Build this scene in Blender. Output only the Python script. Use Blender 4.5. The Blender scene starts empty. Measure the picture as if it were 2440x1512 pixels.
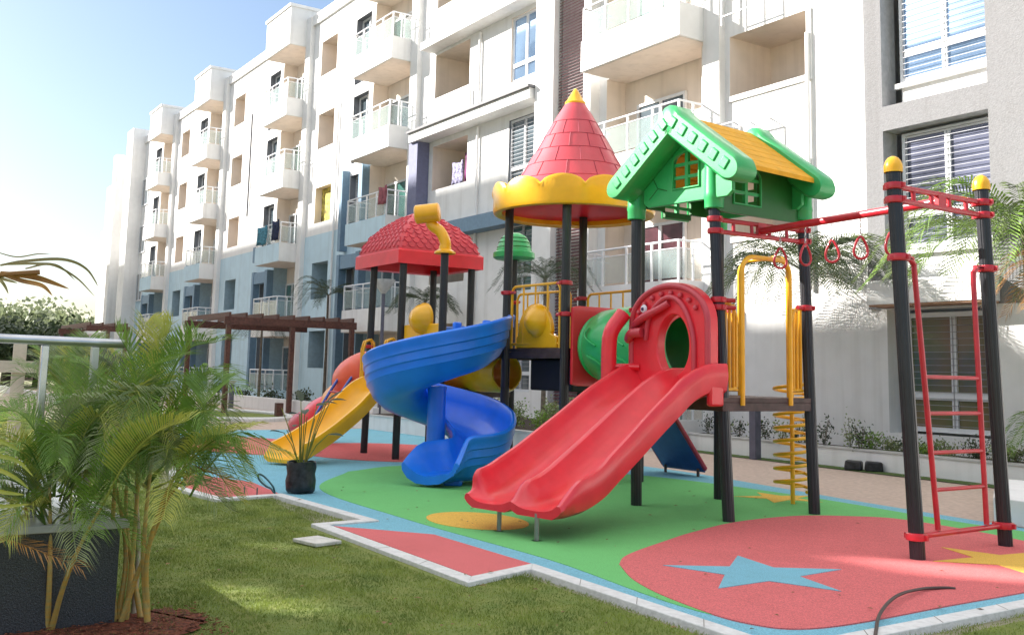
import bpy, math, random
from mathutils import Vector, Matrix, noise as mnoise
R = math.radians
random.seed(7)
S = bpy.context.scene
COL = S.collection
# ---------------------------------------------------------------- camera
# world frame: x runs along the apartment facade (right = +x), y goes into the building, z up
cam = bpy.data.cameras.new('camera'); co = bpy.data.objects.new('camera', cam); COL.objects.link(co)
rt = Vector((0.5563466896, 0.8306421399, 0.0226273370)); up = Vector((0.0873157808, -0.0855188356, 0.9925031401))
fw = Vector((-0.8263499957, 0.5502001129, 0.1201062881))
mw = Matrix.Identity(4)
for i in range(3):
    mw[i][0] = rt[i]; mw[i][1] = up[i]; mw[i][2] = -fw[i]
mw[2][3] = 1.45
co.matrix_world = mw
cam.sensor_fit = 'HORIZONTAL'; cam.sensor_width = 36; cam.lens = 36 * 2385.53 / 2439.0
cam.shift_y = -(756 - 600) / 2439.0
cam.clip_start = 0.05; cam.clip_end = 3000
S.camera = co
# ---------------------------------------------------------------- light
LD = Vector((1.15, 1.0, -0.78)).normalized()          # direction the sunlight travels
elev = math.asin(-LD.z)
w = bpy.data.worlds.new('World'); S.world = w; w.use_nodes = True
nt = w.node_tree; nt.nodes.clear()
sk = nt.nodes.new('ShaderNodeTexSky'); sk.sky_type = 'NISHITA'; sk.sun_disc = False
sk.sun_elevation = elev; sk.sun_rotation = math.atan2(-LD.x, -LD.y)
sk.air_density = 1.0; sk.dust_density = 1.8; sk.ozone_density = 2.0
bg = nt.nodes.new('ShaderNodeBackground'); bg.inputs[1].default_value = 0.07
wo = nt.nodes.new('ShaderNodeOutputWorld')
nt.links.new(sk.outputs[0], bg.inputs[0])
# added unseen bright cloud overhead as fill light (above 30 degrees), clear sky lower down
tcw = nt.nodes.new('ShaderNodeTexCoord'); sx = nt.nodes.new('ShaderNodeSeparateXYZ'); nt.links.new(tcw.outputs['Generated'], sx.inputs[0])
mr = nt.nodes.new('ShaderNodeMapRange'); mr.interpolation_type = 'SMOOTHSTEP'; mr.inputs[1].default_value = 0.38; mr.inputs[2].default_value = 0.75; nt.links.new(sx.outputs[2], mr.inputs[0])
cn = nt.nodes.new('ShaderNodeTexNoise'); cn.inputs['Scale'].default_value = 3.0; cn.inputs['Detail'].default_value = 6; nt.links.new(tcw.outputs['Generated'], cn.inputs[0])
cm = nt.nodes.new('ShaderNodeMapRange'); cm.inputs[1].default_value = 0.30; cm.inputs[2].default_value = 0.55; nt.links.new(cn.outputs[0], cm.inputs[0])
ml = nt.nodes.new('ShaderNodeMath'); ml.operation = 'MULTIPLY'; nt.links.new(mr.outputs[0], ml.inputs[0]); nt.links.new(cm.outputs[0], ml.inputs[1])
bc = nt.nodes.new('ShaderNodeBackground'); bc.inputs[0].default_value = (1.0, 0.985, 0.96, 1); bc.inputs[1].default_value = 0.62
mxs = nt.nodes.new('ShaderNodeMixShader'); nt.links.new(ml.outputs[0], mxs.inputs[0]); nt.links.new(bg.outputs[0], mxs.inputs[1]); nt.links.new(bc.outputs[0], mxs.inputs[2]); nt.links.new(mxs.outputs[0], wo.inputs[0])
sun = bpy.data.lights.new('sun', 'SUN'); sun.energy = 4.6; sun.angle = R(0.6); sun.color = (1.0, 0.955, 0.89)
so = bpy.data.objects.new('sun', sun); COL.objects.link(so)
so.rotation_euler = LD.to_track_quat('-Z', 'Y').to_euler()
S.view_settings.view_transform = 'Standard'; S.view_settings.look = 'None'
S.view_settings.exposure = 1.6; S.view_settings.gamma = 1.0
S.cycles.max_bounces = 8; S.cycles.diffuse_bounces = 4; S.cycles.transparent_max_bounces = 12

# ---------------------------------------------------------------- materials
MATS = {}
def mat(name, col, rough=0.6, metal=0.0, var=0.08, scale=8.0, bump=0.0, bscale=60.0, spec=0.5, coat=0.0, col2=None, trans=0.0, alpha=1.0, detail=4.0, stretch=None):
    if name in MATS: return MATS[name]
    m = bpy.data.materials.new(name); m.use_nodes = True; n = m.node_tree; n.nodes.clear()
    o = n.nodes.new('ShaderNodeOutputMaterial'); b = n.nodes.new('ShaderNodeBsdfPrincipled')
    n.links.new(b.outputs[0], o.inputs[0])
    tc = n.nodes.new('ShaderNodeTexCoord')
    src = tc.outputs['Object']
    if stretch:
        mp = n.nodes.new('ShaderNodeMapping'); mp.inputs['Scale'].default_value = stretch
        n.links.new(src, mp.inputs[0]); src = mp.outputs[0]
    ns = n.nodes.new('ShaderNodeTexNoise'); ns.inputs['Scale'].default_value = scale; ns.inputs['Detail'].default_value = detail
    n.links.new(src, ns.inputs[0])
    mx = n.nodes.new('ShaderNodeMix'); mx.data_type = 'RGBA'
    c2 = col2 if col2 else tuple(max(0, c * (1 - 2 * var)) for c in col)
    c1 = col if col2 else tuple(min(1, c * (1 + var)) for c in col)
    mx.inputs[6].default_value = (*c1, 1); mx.inputs[7].default_value = (*c2, 1)
    rp = n.nodes.new('ShaderNodeMapRange'); rp.inputs[1].default_value = 0.35; rp.inputs[2].default_value = 0.68
    n.links.new(ns.outputs[0], rp.inputs[0]); n.links.new(rp.outputs[0], mx.inputs[0])
    n.links.new(mx.outputs[2], b.inputs['Base Color'])
    b.inputs['Roughness'].default_value = rough; b.inputs['Metallic'].default_value = metal
    b.inputs['Specular IOR Level'].default_value = spec
    if coat: b.inputs['Coat Weight'].default_value = coat; b.inputs['Coat Roughness'].default_value = 0.12
    if trans: b.inputs['Transmission Weight'].default_value = trans
    if alpha < 1: b.inputs['Alpha'].default_value = alpha
    if bump:
        n2 = n.nodes.new('ShaderNodeTexNoise'); n2.inputs['Scale'].default_value = bscale; n2.inputs['Detail'].default_value = 3
        n.links.new(src, n2.inputs[0])
        bp = n.nodes.new('ShaderNodeBump'); bp.inputs['Strength'].default_value = bump; bp.inputs['Distance'].default_value = 0.02
        n.links.new(n2.outputs[0], bp.inputs['Height']); n.links.new(bp.outputs[0], b.inputs['Normal'])
    MATS[name] = m
    return m

def wear(m, amount=0.25, scale=2.2, dark=0.55):
    """large soft dirt patches mixed over the colour"""
    n = m.node_tree; b = [x for x in n.nodes if x.type == 'BSDF_PRINCIPLED'][0]
    l = b.inputs['Base Color'].links[0]; src = l.from_socket
    tc = [x for x in n.nodes if x.type == 'TEX_COORD'][0]
    ns = n.nodes.new('ShaderNodeTexNoise'); ns.inputs['Scale'].default_value = scale; ns.inputs['Detail'].default_value = 8; ns.inputs['Roughness'].default_value = 0.7
    n.links.new(tc.outputs['Object'], ns.inputs[0])
    rp = n.nodes.new('ShaderNodeMapRange'); rp.inputs[1].default_value = 0.5; rp.inputs[2].default_value = 0.75; rp.inputs[4].default_value = amount
    n.links.new(ns.outputs[0], rp.inputs[0])
    mx = n.nodes.new('ShaderNodeMix'); mx.data_type = 'RGBA'; mx.blend_type = 'MULTIPLY'
    mx.inputs[7].default_value = (dark, dark * 0.93, dark * 0.85, 1)
    n.links.new(rp.outputs[0], mx.inputs[0]); n.links.new(src, mx.inputs[6]); n.links.new(mx.outputs[2], b.inputs['Base Color'])
    return m

WHITE = wear(mat('white_render', (0.80, 0.79, 0.775), 0.85, var=0.02, scale=3, bump=0.15, bscale=90), 0.12, 0.5, 0.7)
CREAM = mat('cream_render', (0.80, 0.70, 0.61), 0.85, var=0.03, scale=2)
PALEBLUE = wear(mat('pale_blue_render', (0.52, 0.68, 0.77), 0.85, var=0.03, scale=2), 0.12, 0.6, 0.8)
SLATE = mat('slate_blue_paint', (0.17, 0.27, 0.37), 0.7, var=0.05)
SLATE2 = mat('slate_violet_paint', (0.16, 0.17, 0.27), 0.7, var=0.05)
GREYWALL = wear(mat('grey_textured_render', (0.21, 0.208, 0.214), 0.92, var=0.05, scale=28, bump=0.4, bscale=45), 0.15, 0.8, 0.7)
DKFRAME = mat('dark_reveal', (0.12, 0.12, 0.13), 0.6)
ALU = mat('white_aluminium', (0.75, 0.76, 0.78), 0.35, 0.0, var=0.03)
STEEL = mat('stainless_steel', (0.62, 0.62, 0.63), 0.25, 1.0, var=0.05, scale=20)
def glassmat(name, col, rough=0.05, base=0.02):
    return mat(name, col, rough, 0.0, var=0.3, scale=0.7, spec=0.9, coat=0.6)
PANE = glassmat('window_glass', (0.10, 0.13, 0.15))
PANEG = glassmat('green_window_glass', (0.05, 0.13, 0.11))
PANESKY = mat('sky_reflecting_glass', (0.35, 0.5, 0.72), 0.04, 0.75, var=0.15, scale=0.5)
CURTAIN = mat('yellow_curtain', (0.55, 0.45, 0.10), 0.9, var=0.4, scale=6)
RAILGLASS = mat('railing_glass', (0.50, 0.62, 0.60), 0.08, var=0.05, alpha=0.24)
LOUV = mat('maroon_louvre', (0.13, 0.045, 0.055), 0.6)
LOUVW = mat('louvre_backing', (0.72, 0.70, 0.70), 0.7)
BROWN = wear(mat('brown_painted_wood', (0.11, 0.04, 0.028), 0.55, var=0.2, scale=14), 0.3)

BLACKPOST = wear(mat('black_powder_coat', (0.020, 0.020, 0.025), 0.30, var=0.1, scale=6), 0.12, 5, 1.8)
def plastic(name, c, r=0.32):
    return mat(name, c, r, var=0.05, scale=3.5, bump=0.10, bscale=160, coat=0.25)
RED = wear(plastic('red_plastic', (0.84, 0.030, 0.048)), 0.25, 2.5, 0.7); ORANGE = plastic('orange_plastic', (0.86, 0.10, 0.03), 0.5)
PINKRED = wear(plastic('faded_red_plastic', (0.58, 0.05, 0.075), 0.45), 0.3, 2, 0.75)
YEL = wear(plastic('yellow_plastic', (0.98, 0.48, 0.008)), 0.15, 4, 0.75); BLUE = plastic('blue_plastic', (0.012, 0.21, 0.90), 0.32)
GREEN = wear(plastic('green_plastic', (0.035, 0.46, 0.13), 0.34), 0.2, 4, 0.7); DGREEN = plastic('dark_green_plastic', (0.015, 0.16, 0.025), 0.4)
ROOFYEL = mat('roof_yellow_plastic', (0.86, 0.42, 0.03), 0.7, var=0.06, spec=0.25)
REDM = mat('red_painted_steel', (0.55, 0.02, 0.035), 0.35, var=0.08, coat=0.3); YELM = mat('yellow_painted_steel', (0.95, 0.47, 0.012), 0.35, var=0.06, coat=0.3)
BLUEM = mat('blue_painted_steel', (0.03, 0.09, 0.42), 0.35, coat=0.3)
DECK = mat('brown_deck_steel', (0.085, 0.05, 0.045), 0.55, var=0.2)
BLACK = mat('black_rubber', (0.012, 0.012, 0.013), 0.6)
BAG = mat('black_grow_bag', (0.025, 0.025, 0.028), 0.45, var=0.4, scale=12, bump=0.5, bscale=18)
def epdm(name, c):
    m = mat(name, c, 0.93, var=0.17, scale=130, bump=0.4, bscale=260, detail=3)
    return wear(wear(m, 0.35, 1.1, 0.70), 0.30, 9, 0.75)
E_BLUE = epdm('rubber_blue', (0.21, 0.50, 0.62)); E_RED = epdm('rubber_red', (0.72, 0.16, 0.16)); E_GREEN = epdm('rubber_green', (0.17, 0.56, 0.17))
E_YEL = epdm('rubber_yellow', (0.82, 0.50, 0.08))
KERB = wear(mat('white_kerb', (0.68, 0.67, 0.65), 0.85, var=0.06, scale=20, bump=0.3), 0.35, 3, 0.6)
PAVE = wear(mat('tan_paving', (0.52, 0.40, 0.33), 0.9, var=0.08, scale=14), 0.3, 1.2, 0.75)
SOIL = mat('red_soil', (0.22, 0.06, 0.03), 0.95, var=0.35, scale=20, bump=1.0, bscale=30)
DSOIL = mat('dark_soil', (0.06, 0.04, 0.03), 0.95, var=0.35, scale=20, bump=1.0, bscale=30)
LAWN = mat('lawn_soil_green', (0.14, 0.19, 0.035), 0.95, scale=5, col2=(0.20, 0.22, 0.05), bump=0.6, bscale=50)
GRANITE = mat('black_granite', (0.02, 0.02, 0.022), 0.32, scale=160, col2=(0.075, 0.075, 0.08), bump=0.25, bscale=120, spec=0.6)
MARBLE = wear(mat('white_marble', (0.55, 0.55, 0.54), 0.35, var=0.05, scale=4), 0.25, 3, 0.7)

def leafmat(name, c, c2, rough=0.5, scale=6):
    m = mat(name, c, rough, scale=scale, col2=c2)
    n = m.node_tree; b = [x for x in n.nodes if x.type == 'BSDF_PRINCIPLED'][0]; o = [x for x in n.nodes if x.type == 'OUTPUT_MATERIAL'][0]
    tr = n.nodes.new('ShaderNodeBsdfTranslucent'); mi = n.nodes.new('ShaderNodeMixShader'); mi.inputs[0].default_value = 0.3
    src = b.inputs['Base Color'].links[0].from_socket
    n.links.new(src, tr.inputs[0]); n.links.new(b.outputs[0], mi.inputs[1]); n.links.new(tr.outputs[0], mi.inputs[2]); n.links.new(mi.outputs[0], o.inputs[0])
    return m
LEAF = leafmat('palm_leaf', (0.22, 0.36, 0.05), (0.10, 0.20, 0.03)); LEAFY = leafmat('yellow_palm_leaf', (0.52, 0.50, 0.10), (0.32, 0.38, 0.07))
LEAFD = leafmat('dark_leaf', (0.06, 0.09, 0.035), (0.025, 0.045, 0.02)); LEAFS = leafmat('pale_leaf', (0.33, 0.38, 0.17), (0.15, 0.21, 0.08))  # LEAFS is a paler leaf colour of its own
LEAFM = leafmat('wall_palm_leaf', (0.13, 0.18, 0.04), (0.05, 0.09, 0.02)); LEAFDRY = leafmat('dry_leaf', (0.45, 0.22, 0.05), (0.25, 0.12, 0.04)); FAR = leafmat('far_leaf', (0.24, 0.28, 0.15), (0.12, 0.15, 0.08), scale=1.2)
CANE = mat('yellow_cane', (0.60, 0.34, 0.07), 0.45, scale=10, col2=(0.42, 0.34, 0.12), stretch=(1, 1, 6)); CANEW = mat('white_cane_base', (0.62, 0.55, 0.42), 0.6, scale=18, col2=(0.4, 0.3, 0.18))
TRUNK = mat('grey_trunk', (0.20, 0.16, 0.12), 0.85, scale=9, col2=(0.10, 0.08, 0.06)); GRASSB = leafmat('grass_blade', (0.30, 0.36, 0.07), (0.13, 0.19, 0.035), 0.7, scale=3)

# ---------------------------------------------------------------- mesh kit
class MB:
    def __init__(s): s.v = []; s.f = []
    def add(s, vs, fs):
        o = len(s.v); s.v += [tuple(p) for p in vs]; s.f += [tuple(i + o for i in f) for f in fs]; return s
    def box(s, x0, x1, y0, y1, z0, z1, mtx=None):
        vs = [(x, y, z) for z in (z0, z1) for x, y in ((x0, y0), (x1, y0), (x1, y1), (x0, y1))]
        if mtx: vs = [mtx @ Vector(p) for p in vs]
        return s.add(vs, [(0, 3, 2, 1), (4, 5, 6, 7), (0, 1, 5, 4), (1, 2, 6, 5), (2, 3, 7, 6), (3, 0, 4, 7)])
    def prism(s, poly, h, mtx=None):
        """poly in xy, extruded z 0..h"""
        n = len(poly); vs = [(x, y, 0) for x, y in poly] + [(x, y, h) for x, y in poly]
        if mtx: vs = [mtx @ Vector(p) for p in vs]
        return s.add(vs, [tuple(range(n))[::-1], tuple(range(n, 2 * n))] + [(i, (i + 1) % n, n + (i + 1) % n, n + i) for i in range(n)])
    def tube(s, pts, r, n=10, cap=True, closed=False):
        pts = [Vector(p) for p in pts]; m = len(pts)
        rr = r if isinstance(r, (list, tuple)) else [r] * m
        ref = None; vs = []
        for i, p in enumerate(pts):
            if closed: t = (pts[(i + 1) % m] - pts[i - 1]).normalized()
            else: t = (pts[min(i + 1, m - 1)] - pts[max(i - 1, 0)]).normalized()
            if ref is None: ref = Vector((0, 0, 1)) if abs(t.z) < 0.9 else Vector((1, 0, 0))
            a = (ref - t * ref.dot(t)).normalized(); b = t.cross(a); ref = a
            for k in range(n):
                an = 2 * math.pi * k / n; vs.append(p + (a * math.cos(an) + b * math.sin(an)) * rr[i])
        fs = []
        for i in range(m if closed else m - 1):
            j = (i + 1) % m
            for k in range(n): fs.append((i * n + k, i * n + (k + 1) % n, j * n + (k + 1) % n, j * n + k))
        if cap and not closed: fs += [tuple(range(n))[::-1], tuple(range((m - 1) * n, m * n))]
        return s.add(vs, fs)
    def lathe(s, prof, n=32, mtx=None, a0=0, a1=2 * math.pi):
        full = abs(a1 - a0 - 2 * math.pi) < 1e-6; c = n if full else n + 1; vs = []
        for r, z in prof:
            for k in range(c):
                a = a0 + (a1 - a0) * k / n; p = Vector((r * math.cos(a), r * math.sin(a), z)); vs.append(mtx @ p if mtx else p)
        fs = []
        for i in range(len(prof) - 1):
            for k in range(n):
                k2 = (k + 1) % c if full else k + 1
                fs.append((i * c + k, i * c + k2, (i + 1) * c + k2, (i + 1) * c + k))
        return s.add(vs, fs)
    def sweep(s, path, lat, upv, secs, closed=True, capends=True):
        """secs: one section (list of (a,b)) per path point, or one for all"""
        m = len(path); one = not isinstance(secs[0][0], (list, tuple)); n = len(secs) if one else len(secs[0]); vs = []
        for i in range(m):
            sc = secs if one else secs[i]
            for a, b in sc: vs.append(Vector(path[i]) + Vector(lat[i]) * a + Vector(upv[i]) * b)
        fs = []
        for i in range(m - 1):
            for k in range(n if closed else n - 1):
                fs.append((i * n + k, i * n + (k + 1) % n, (i + 1) * n + (k + 1) % n, (i + 1) * n + k))
        if capends and closed: fs += [tuple(range(n))[::-1], tuple(range((m - 1) * n, m * n))]
        return s.add(vs, fs)
    def build(s, name, m, parent=None, smooth=None, bevel=0, loc=None, kind=None, label=None):
        me = bpy.data.meshes.new(name)
        org = Vector(loc) if loc else None
        vs = s.v if not org else [(p[0] - org.x, p[1] - org.y, p[2] - org.z) for p in s.v]
        me.from_pydata(vs, [], s.f); me.update(); me.materials.append(m)
        o = bpy.data.objects.new(name, me); COL.objects.link(o)
        if org: o.location = org
        if parent:
            o.parent = parent
            if not loc and parent.type == 'EMPTY':
                off = ABS.get(parent.name)
                if off: o.location = -Vector(off)
        if smooth:
            for p in me.polygons: p.use_smooth = True
            me.set_sharp_from_angle(angle=R(smooth))
        if bevel:
            b = o.modifiers.new('bevel', 'BEVEL'); b.width = bevel; b.segments = 2; b.limit_method = 'ANGLE'; b.angle_limit = R(40)
            if smooth is None:
                for p in me.polygons: p.use_smooth = True
                me.set_sharp_from_angle(angle=R(35))
        if kind: o['kind'] = kind
        if label: o['label'] = label
        return o
ABS = {}
def tag(o, label, cat, group=None):
    o['label'] = label; o['category'] = cat
    if group: o['group'] = group
    return o
def thing(name, label, cat, loc=(0, 0, 0), group=None):
    o = bpy.data.objects.new(name, None); COL.objects.link(o); o.location = loc; o.empty_display_size = 0.3
    ABS[o.name] = tuple(loc)          # meshes of this thing are written in world coordinates and shifted to its base
    return tag(o, label, cat, group)
def copy_tree(o, parent=None):
    c = o.copy(); COL.objects.link(c)
    if parent: c.parent = parent
    for ch in list(o.children): copy_tree(ch, c)
    return c
def struct(name, mb, m, **k): return mb.build(name, m, kind='structure', **k)
def streaks(m, amount=0.3, tint=0.62):
    n = m.node_tree; b = [x for x in n.nodes if x.type == 'BSDF_PRINCIPLED'][0]
    src = b.inputs['Base Color'].links[0].from_socket; tc = [x for x in n.nodes if x.type == 'TEX_COORD'][0]
    mp = n.nodes.new('ShaderNodeMapping'); mp.inputs['Scale'].default_value = (2.6, 2.6, 0.10); n.links.new(tc.outputs['Object'], mp.inputs[0])
    ns = n.nodes.new('ShaderNodeTexNoise'); ns.inputs['Scale'].default_value = 1.6; ns.inputs['Detail'].default_value = 7; n.links.new(mp.outputs[0], ns.inputs[0])
    rp = n.nodes.new('ShaderNodeMapRange'); rp.inputs[1].default_value = 0.52; rp.inputs[2].default_value = 0.78; rp.inputs[4].default_value = amount; n.links.new(ns.outputs[0], rp.inputs[0])
    mx = n.nodes.new('ShaderNodeMix'); mx.data_type = 'RGBA'; mx.blend_type = 'MULTIPLY'; mx.inputs[7].default_value = (tint, tint * 0.96, tint * 0.9, 1)
    n.links.new(rp.outputs[0], mx.inputs[0]); n.links.new(src, mx.inputs[6]); n.links.new(mx.outputs[2], b.inputs['Base Color']); return m
for m_ in (WHITE, GREYWALL, PALEBLUE, CREAM): streaks(m_, 0.35)
def lerp(a, b, t): return a + (b - a) * t
def smooth_path(P, n):
    """Catmull-Rom through P"""
    P = [Vector(p) for p in P]; Q = [P[0] * 2 - P[1]] + P + [P[-1] * 2 - P[-2]]; out = []
    for i in range(1, len(Q) - 2):
        for k in range(n):
            t = k / n; a, b, c, d = Q[i - 1], Q[i], Q[i + 1], Q[i + 2]
            out.append(0.5 * ((2 * b) + (c - a) * t + (2 * a - 5 * b + 4 * c - d) * t * t + (3 * b - a - 3 * c + d) * t ** 3))
    out.append(P[-1]); return out

# ================================================================ GROUND
g = MB(); g.add([(-900, -900, -0.03), (900, -900, -0.03), (900, 900, -0.03), (-900, 900, -0.03)], [(0, 1, 2, 3)])
struct('ground', g, mat('ground_earth', (0.30, 0.26, 0.19), 0.95, scale=0.3, col2=(0.2, 0.22, 0.1)))
def sheet(name, poly, z, m, kind='structure'):
    n = len(poly); return MB().add([(x, y, z) for x, y in poly], [tuple(range(n))]).build(name, m, kind=kind)
# outer boundary of the rubber play surface
EDGE = [(-23, 4.9), (-16.2, 4.9), (-14.1, 4.0), (-12.3, 3.55), (-11.15, 3.65), (-11.25, 4.38), (-8.9, 4.46), (-8.85, 3.92), (-6.22, 3.86), (-6.42, 4.53), (-3.86, 4.40), (-3.86, 9.85), (-5.5, 10.15), (-8.0, 10.45), (-11.3, 11.0), (-14.2, 11.05), (-23, 11.1)]
sheet('lawn', [(-40, -6), (3, -6), (3, 9), (-3.6, 9), (-3.6, 4.2), (-6.5, 4.3), (-9, 3.9), (-11.4, 4.2), (-12.4, 3.3), (-14.3, 3.8), (-16.4, 4.7), (-23.0, 4.75), (-40, 4.75)], -0.012, LAWN)
sheet('path', [(-60, 4.7), (-16, 4.7), (-10, 7), (-3.6, 7), (-3.6, 9.5), (3, 9.2), (3, 14.6), (-60, 14.6)], -0.008, PAVE)
rub = thing('play_surface', '', ''); del rub['label']; del rub['category']; rub['kind'] = 'structure'
sheetz = 0.0
def rubber(name, poly, z, m):
    q = MB(); n = len(poly); ar = sum(poly[i][0] * poly[(i + 1) % n][1] - poly[(i + 1) % n][0] * poly[i][1] for i in range(n))
    if ar < 0: poly = poly[::-1]
    q.v = [(x, y, -0.004) for x, y in poly] + [(x, y, z) for x, y in poly]; q.f = [tuple(range(n, 2 * n))] + [(i, (i + 1) % n, n + (i + 1) % n, n + i) for i in range(n)]
    o = q.build(name, m, rub); return o
rubber('rubber_base', EDGE, 0.004, E_BLUE)
def circle(cx, cy, r, n=72, ry=None): return [(cx + r * math.cos(2 * math.pi * i / n), cy + (ry or r) * math.sin(2 * math.pi * i / n)) for i in range(n)]
def star(cx, cy, r, rot=0, k=0.4):
    return [(cx + (r if i % 2 == 0 else r * k) * math.cos(rot + math.pi * i / 5), cy + (r if i % 2 == 0 else r * k) * math.sin(rot + math.pi * i / 5)) for i in range(10)]
GRN = smooth_path([(-13.4, 6.2, 0), (-11.6, 5.0, 0), (-9.0, 4.78, 0), (-6.6, 4.78, 0), (-4.3, 4.70, 0), (-4.2, 6.5, 0), (-4.3, 9.6, 0), (-6.5, 9.95, 0), (-9.0, 10.2, 0), (-11.5, 9.9, 0), (-12.6, 8.6, 0), (-13.9, 7.4, 0), (-13.4, 6.2, 0)], 8)
rubber('green_area', [(p.x, p.y) for p in GRN[:-1]], 0.008, E_GREEN)
rubber('red_patch_left', [(-11.15, 3.68), (-12.3, 3.58), (-14.0, 4.03), (-12.6, 4.5), (-11.3, 4.38)], 0.008, E_RED)
rubber('red_patch_kerb', [(-8.83, 3.96), (-6.25, 3.90), (-6.42, 4.55), (-8.0, 4.56)], 0.008, E_RED)
BIG = smooth_path([(-6.13, 5.14, 0), (-6.34, 5.36, 0), (-6.52, 5.66, 0), (-6.78, 6.20, 0), (-7.05, 6.80, 0), (-7.35, 7.70, 0), (-7.39, 8.64, 0), (-7.10, 9.2, 0), (-6.72, 9.5, 0), (-5.8, 9.45, 0), (-4.9, 9.2, 0), (-4.15, 9.0, 0), (-4.02, 7.6, 0), (-4.02, 6.2, 0), (-4.04, 4.95, 0), (-4.35, 4.62, 0), (-5.0, 4.66, 0), (-5.60, 4.84, 0), (-6.13, 5.14, 0)], 8)
rubber('red_area', [(p.x, p.y) for p in BIG[:-1]], 0.012, E_RED)
rubber('red_patch_back', circle(-16.4, 8.3, 2.1, 48, 1.6), 0.012, E_RED)
rubber('red_far', circle(-18.6, 6.5, 2.4, 40, 1.2), 0.016, E_RED)
rubber('yellow_spot', circle(-8.55, 5.35, 0.62, 48, 0.45), 0.012, E_YEL)
rubber('blue_star', star(-5.36, 5.85, 0.72, 2.55), 0.016, E_BLUE)
rubber('yellow_star', star(-8.6, 9.75, 0.55, 0.3), 0.012, E_YEL)
rubber('yellow_star', star(-4.75, 8.15, 0.68, 0.5), 0.016, E_YEL)
rubber('pink_spot', circle(-14.9, 9.9, 0.5, 30, 0.35), 0.012, E_RED)
# kerb along the lawn
def kerb_strip(pts, wd, h, name='kerb'):
    k = MB(); n = len(pts); P = [Vector((x, y, 0)) for x, y in pts]; L = []; Rr = []
    for i, p in enumerate(P):
        a = (P[i] - P[i - 1]).normalized() if i > 0 else None; b = (P[i + 1] - P[i]).normalized() if i < n - 1 else None
        if a is None: t = b; sc = 1
        elif b is None: t = a; sc = 1
        else: t = (a + b).normalized(); sc = 1 / max(0.35, t.dot(a))
        nn = Vector((t.y, -t.x, 0)) * sc; L.append(p); Rr.append(p + nn * wd)
    for i in range(n - 1):
        q = [L[i], L[i + 1], Rr[i + 1], Rr[i]]
        vs = [(v.x, v.y, -0.05) for v in q] + [(v.x, v.y, h) for v in q]
        k.add(vs, [(3, 2, 1, 0), (4, 5, 6, 7), (0, 1, 5, 4), (1, 2, 6, 5), (2, 3, 7, 6), (3, 0, 4, 7)])
    ko = struct(name, k, KERB, bevel=0.006); jn = MB()
    for i in range(n - 1):
        a, b = L[i], L[i + 1]; c, d = Rr[i], Rr[i + 1]; ln = (b - a).length; m_ = int(ln / 0.75)
        for s_ in range(1, m_ + 1):
            t = s_ / (m_ + 1); p = a.lerp(b, t); r_ = c.lerp(d, t); u = (b - a).normalized() * 0.004
            jn.add([(p.x - u.x, p.y - u.y, h + 0.0008), (p.x + u.x, p.y + u.y, h + 0.0008), (r_.x + u.x, r_.y + u.y, h + 0.0008), (r_.x - u.x, r_.y - u.y, h + 0.0008)], [(0, 1, 2, 3)])
    jn.build('joint', mat('joint_mortar', (0.22, 0.20, 0.17), 0.9), ko); return ko
kerb_strip([(-23, 4.9), (-16.2, 4.9), (-14.1, 4.0), (-12.3, 3.55), (-11.15, 3.65), (-11.25, 4.38), (-8.9, 4.46), (-8.85, 3.92), (-6.22, 3.86), (-6.42, 4.53), (-3.86, 4.40), (-3.86, 9.85)], 0.13, 0.022)

# ================================================================ LAWN BLADES
import numpy as np
rng = np.random.default_rng(3)
def inside(poly, x, y):
    c = np.zeros(len(x), bool); n = len(poly); j = n - 1
    for i in range(n):
        xi, yi = poly[i]; xj, yj = poly[j]
        m = ((yi > y) != (yj > y)) & (x < (xj - xi) * (y - yi) / ((yj - yi) + 1e-12) + xi); c ^= m; j = i
    return c
def blades(name, poly, n, h, wd, dens_pow=1.0, seedpt=(0, 0)):
    xs = [p[0] for p in poly]; ys = [p[1] for p in poly]
    x = rng.uniform(min(xs), max(xs), n * 2); y = rng.uniform(min(ys), max(ys), n * 2)
    k = inside(poly, x, y); x = x[k][:n]; y = y[k][:n]; n = len(x)
    clump = 0.65 + 0.35 * np.sin(x * 5.1 + 1.7 * np.sin(y * 3.3)) * np.sin(y * 6.7 + x * 1.3)
    hh = h * rng.uniform(0.5, 1.2, n) * clump; a = rng.uniform(0, 2 * math.pi, n); l = rng.uniform(0.2, 1.1, n) * hh; b = rng.uniform(0, 2 * math.pi, n)
    V = np.zeros((n, 3, 3)); dx = np.cos(a) * wd / 2; dy = np.sin(a) * wd / 2
    V[:, 0] = np.stack([x - dx, y - dy, np.full(n, -0.012)], 1); V[:, 1] = np.stack([x + dx, y + dy, np.full(n, -0.012)], 1)
    V[:, 2] = np.stack([x + np.cos(b) * l, y + np.sin(b) * l, hh - 0.012], 1)
    me = bpy.data.meshes.new(name); me.vertices.add(n * 3); me.vertices.foreach_set('co', V.reshape(-1))
    me.loops.add(n * 3); me.loops.foreach_set('vertex_index', np.arange(n * 3, dtype=np.int32))
    me.polygons.add(n); me.polygons.foreach_set('loop_start', np.arange(0, n * 3, 3, dtype=np.int32)); me.update(calc_edges=True)
    me.materials.append(GRASSB); o = bpy.data.objects.new(name, me); COL.objects.link(o); o['kind'] = 'stuff'; o['label'] = 'short mown lawn grass beside the white kerb'; return o
blades('lawn_grass', [(-12.4, 0.6), (-2.2, 1.2), (-1.8, 3.6), (-3.6, 4.22), (-6.28, 4.35), (-6.1, 3.66), (-8.98, 3.72), (-9.05, 4.25), (-11.2, 4.2), (-11.25, 3.45), (-12.3, 3.38)], 150000, 0.030, 0.006)
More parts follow.
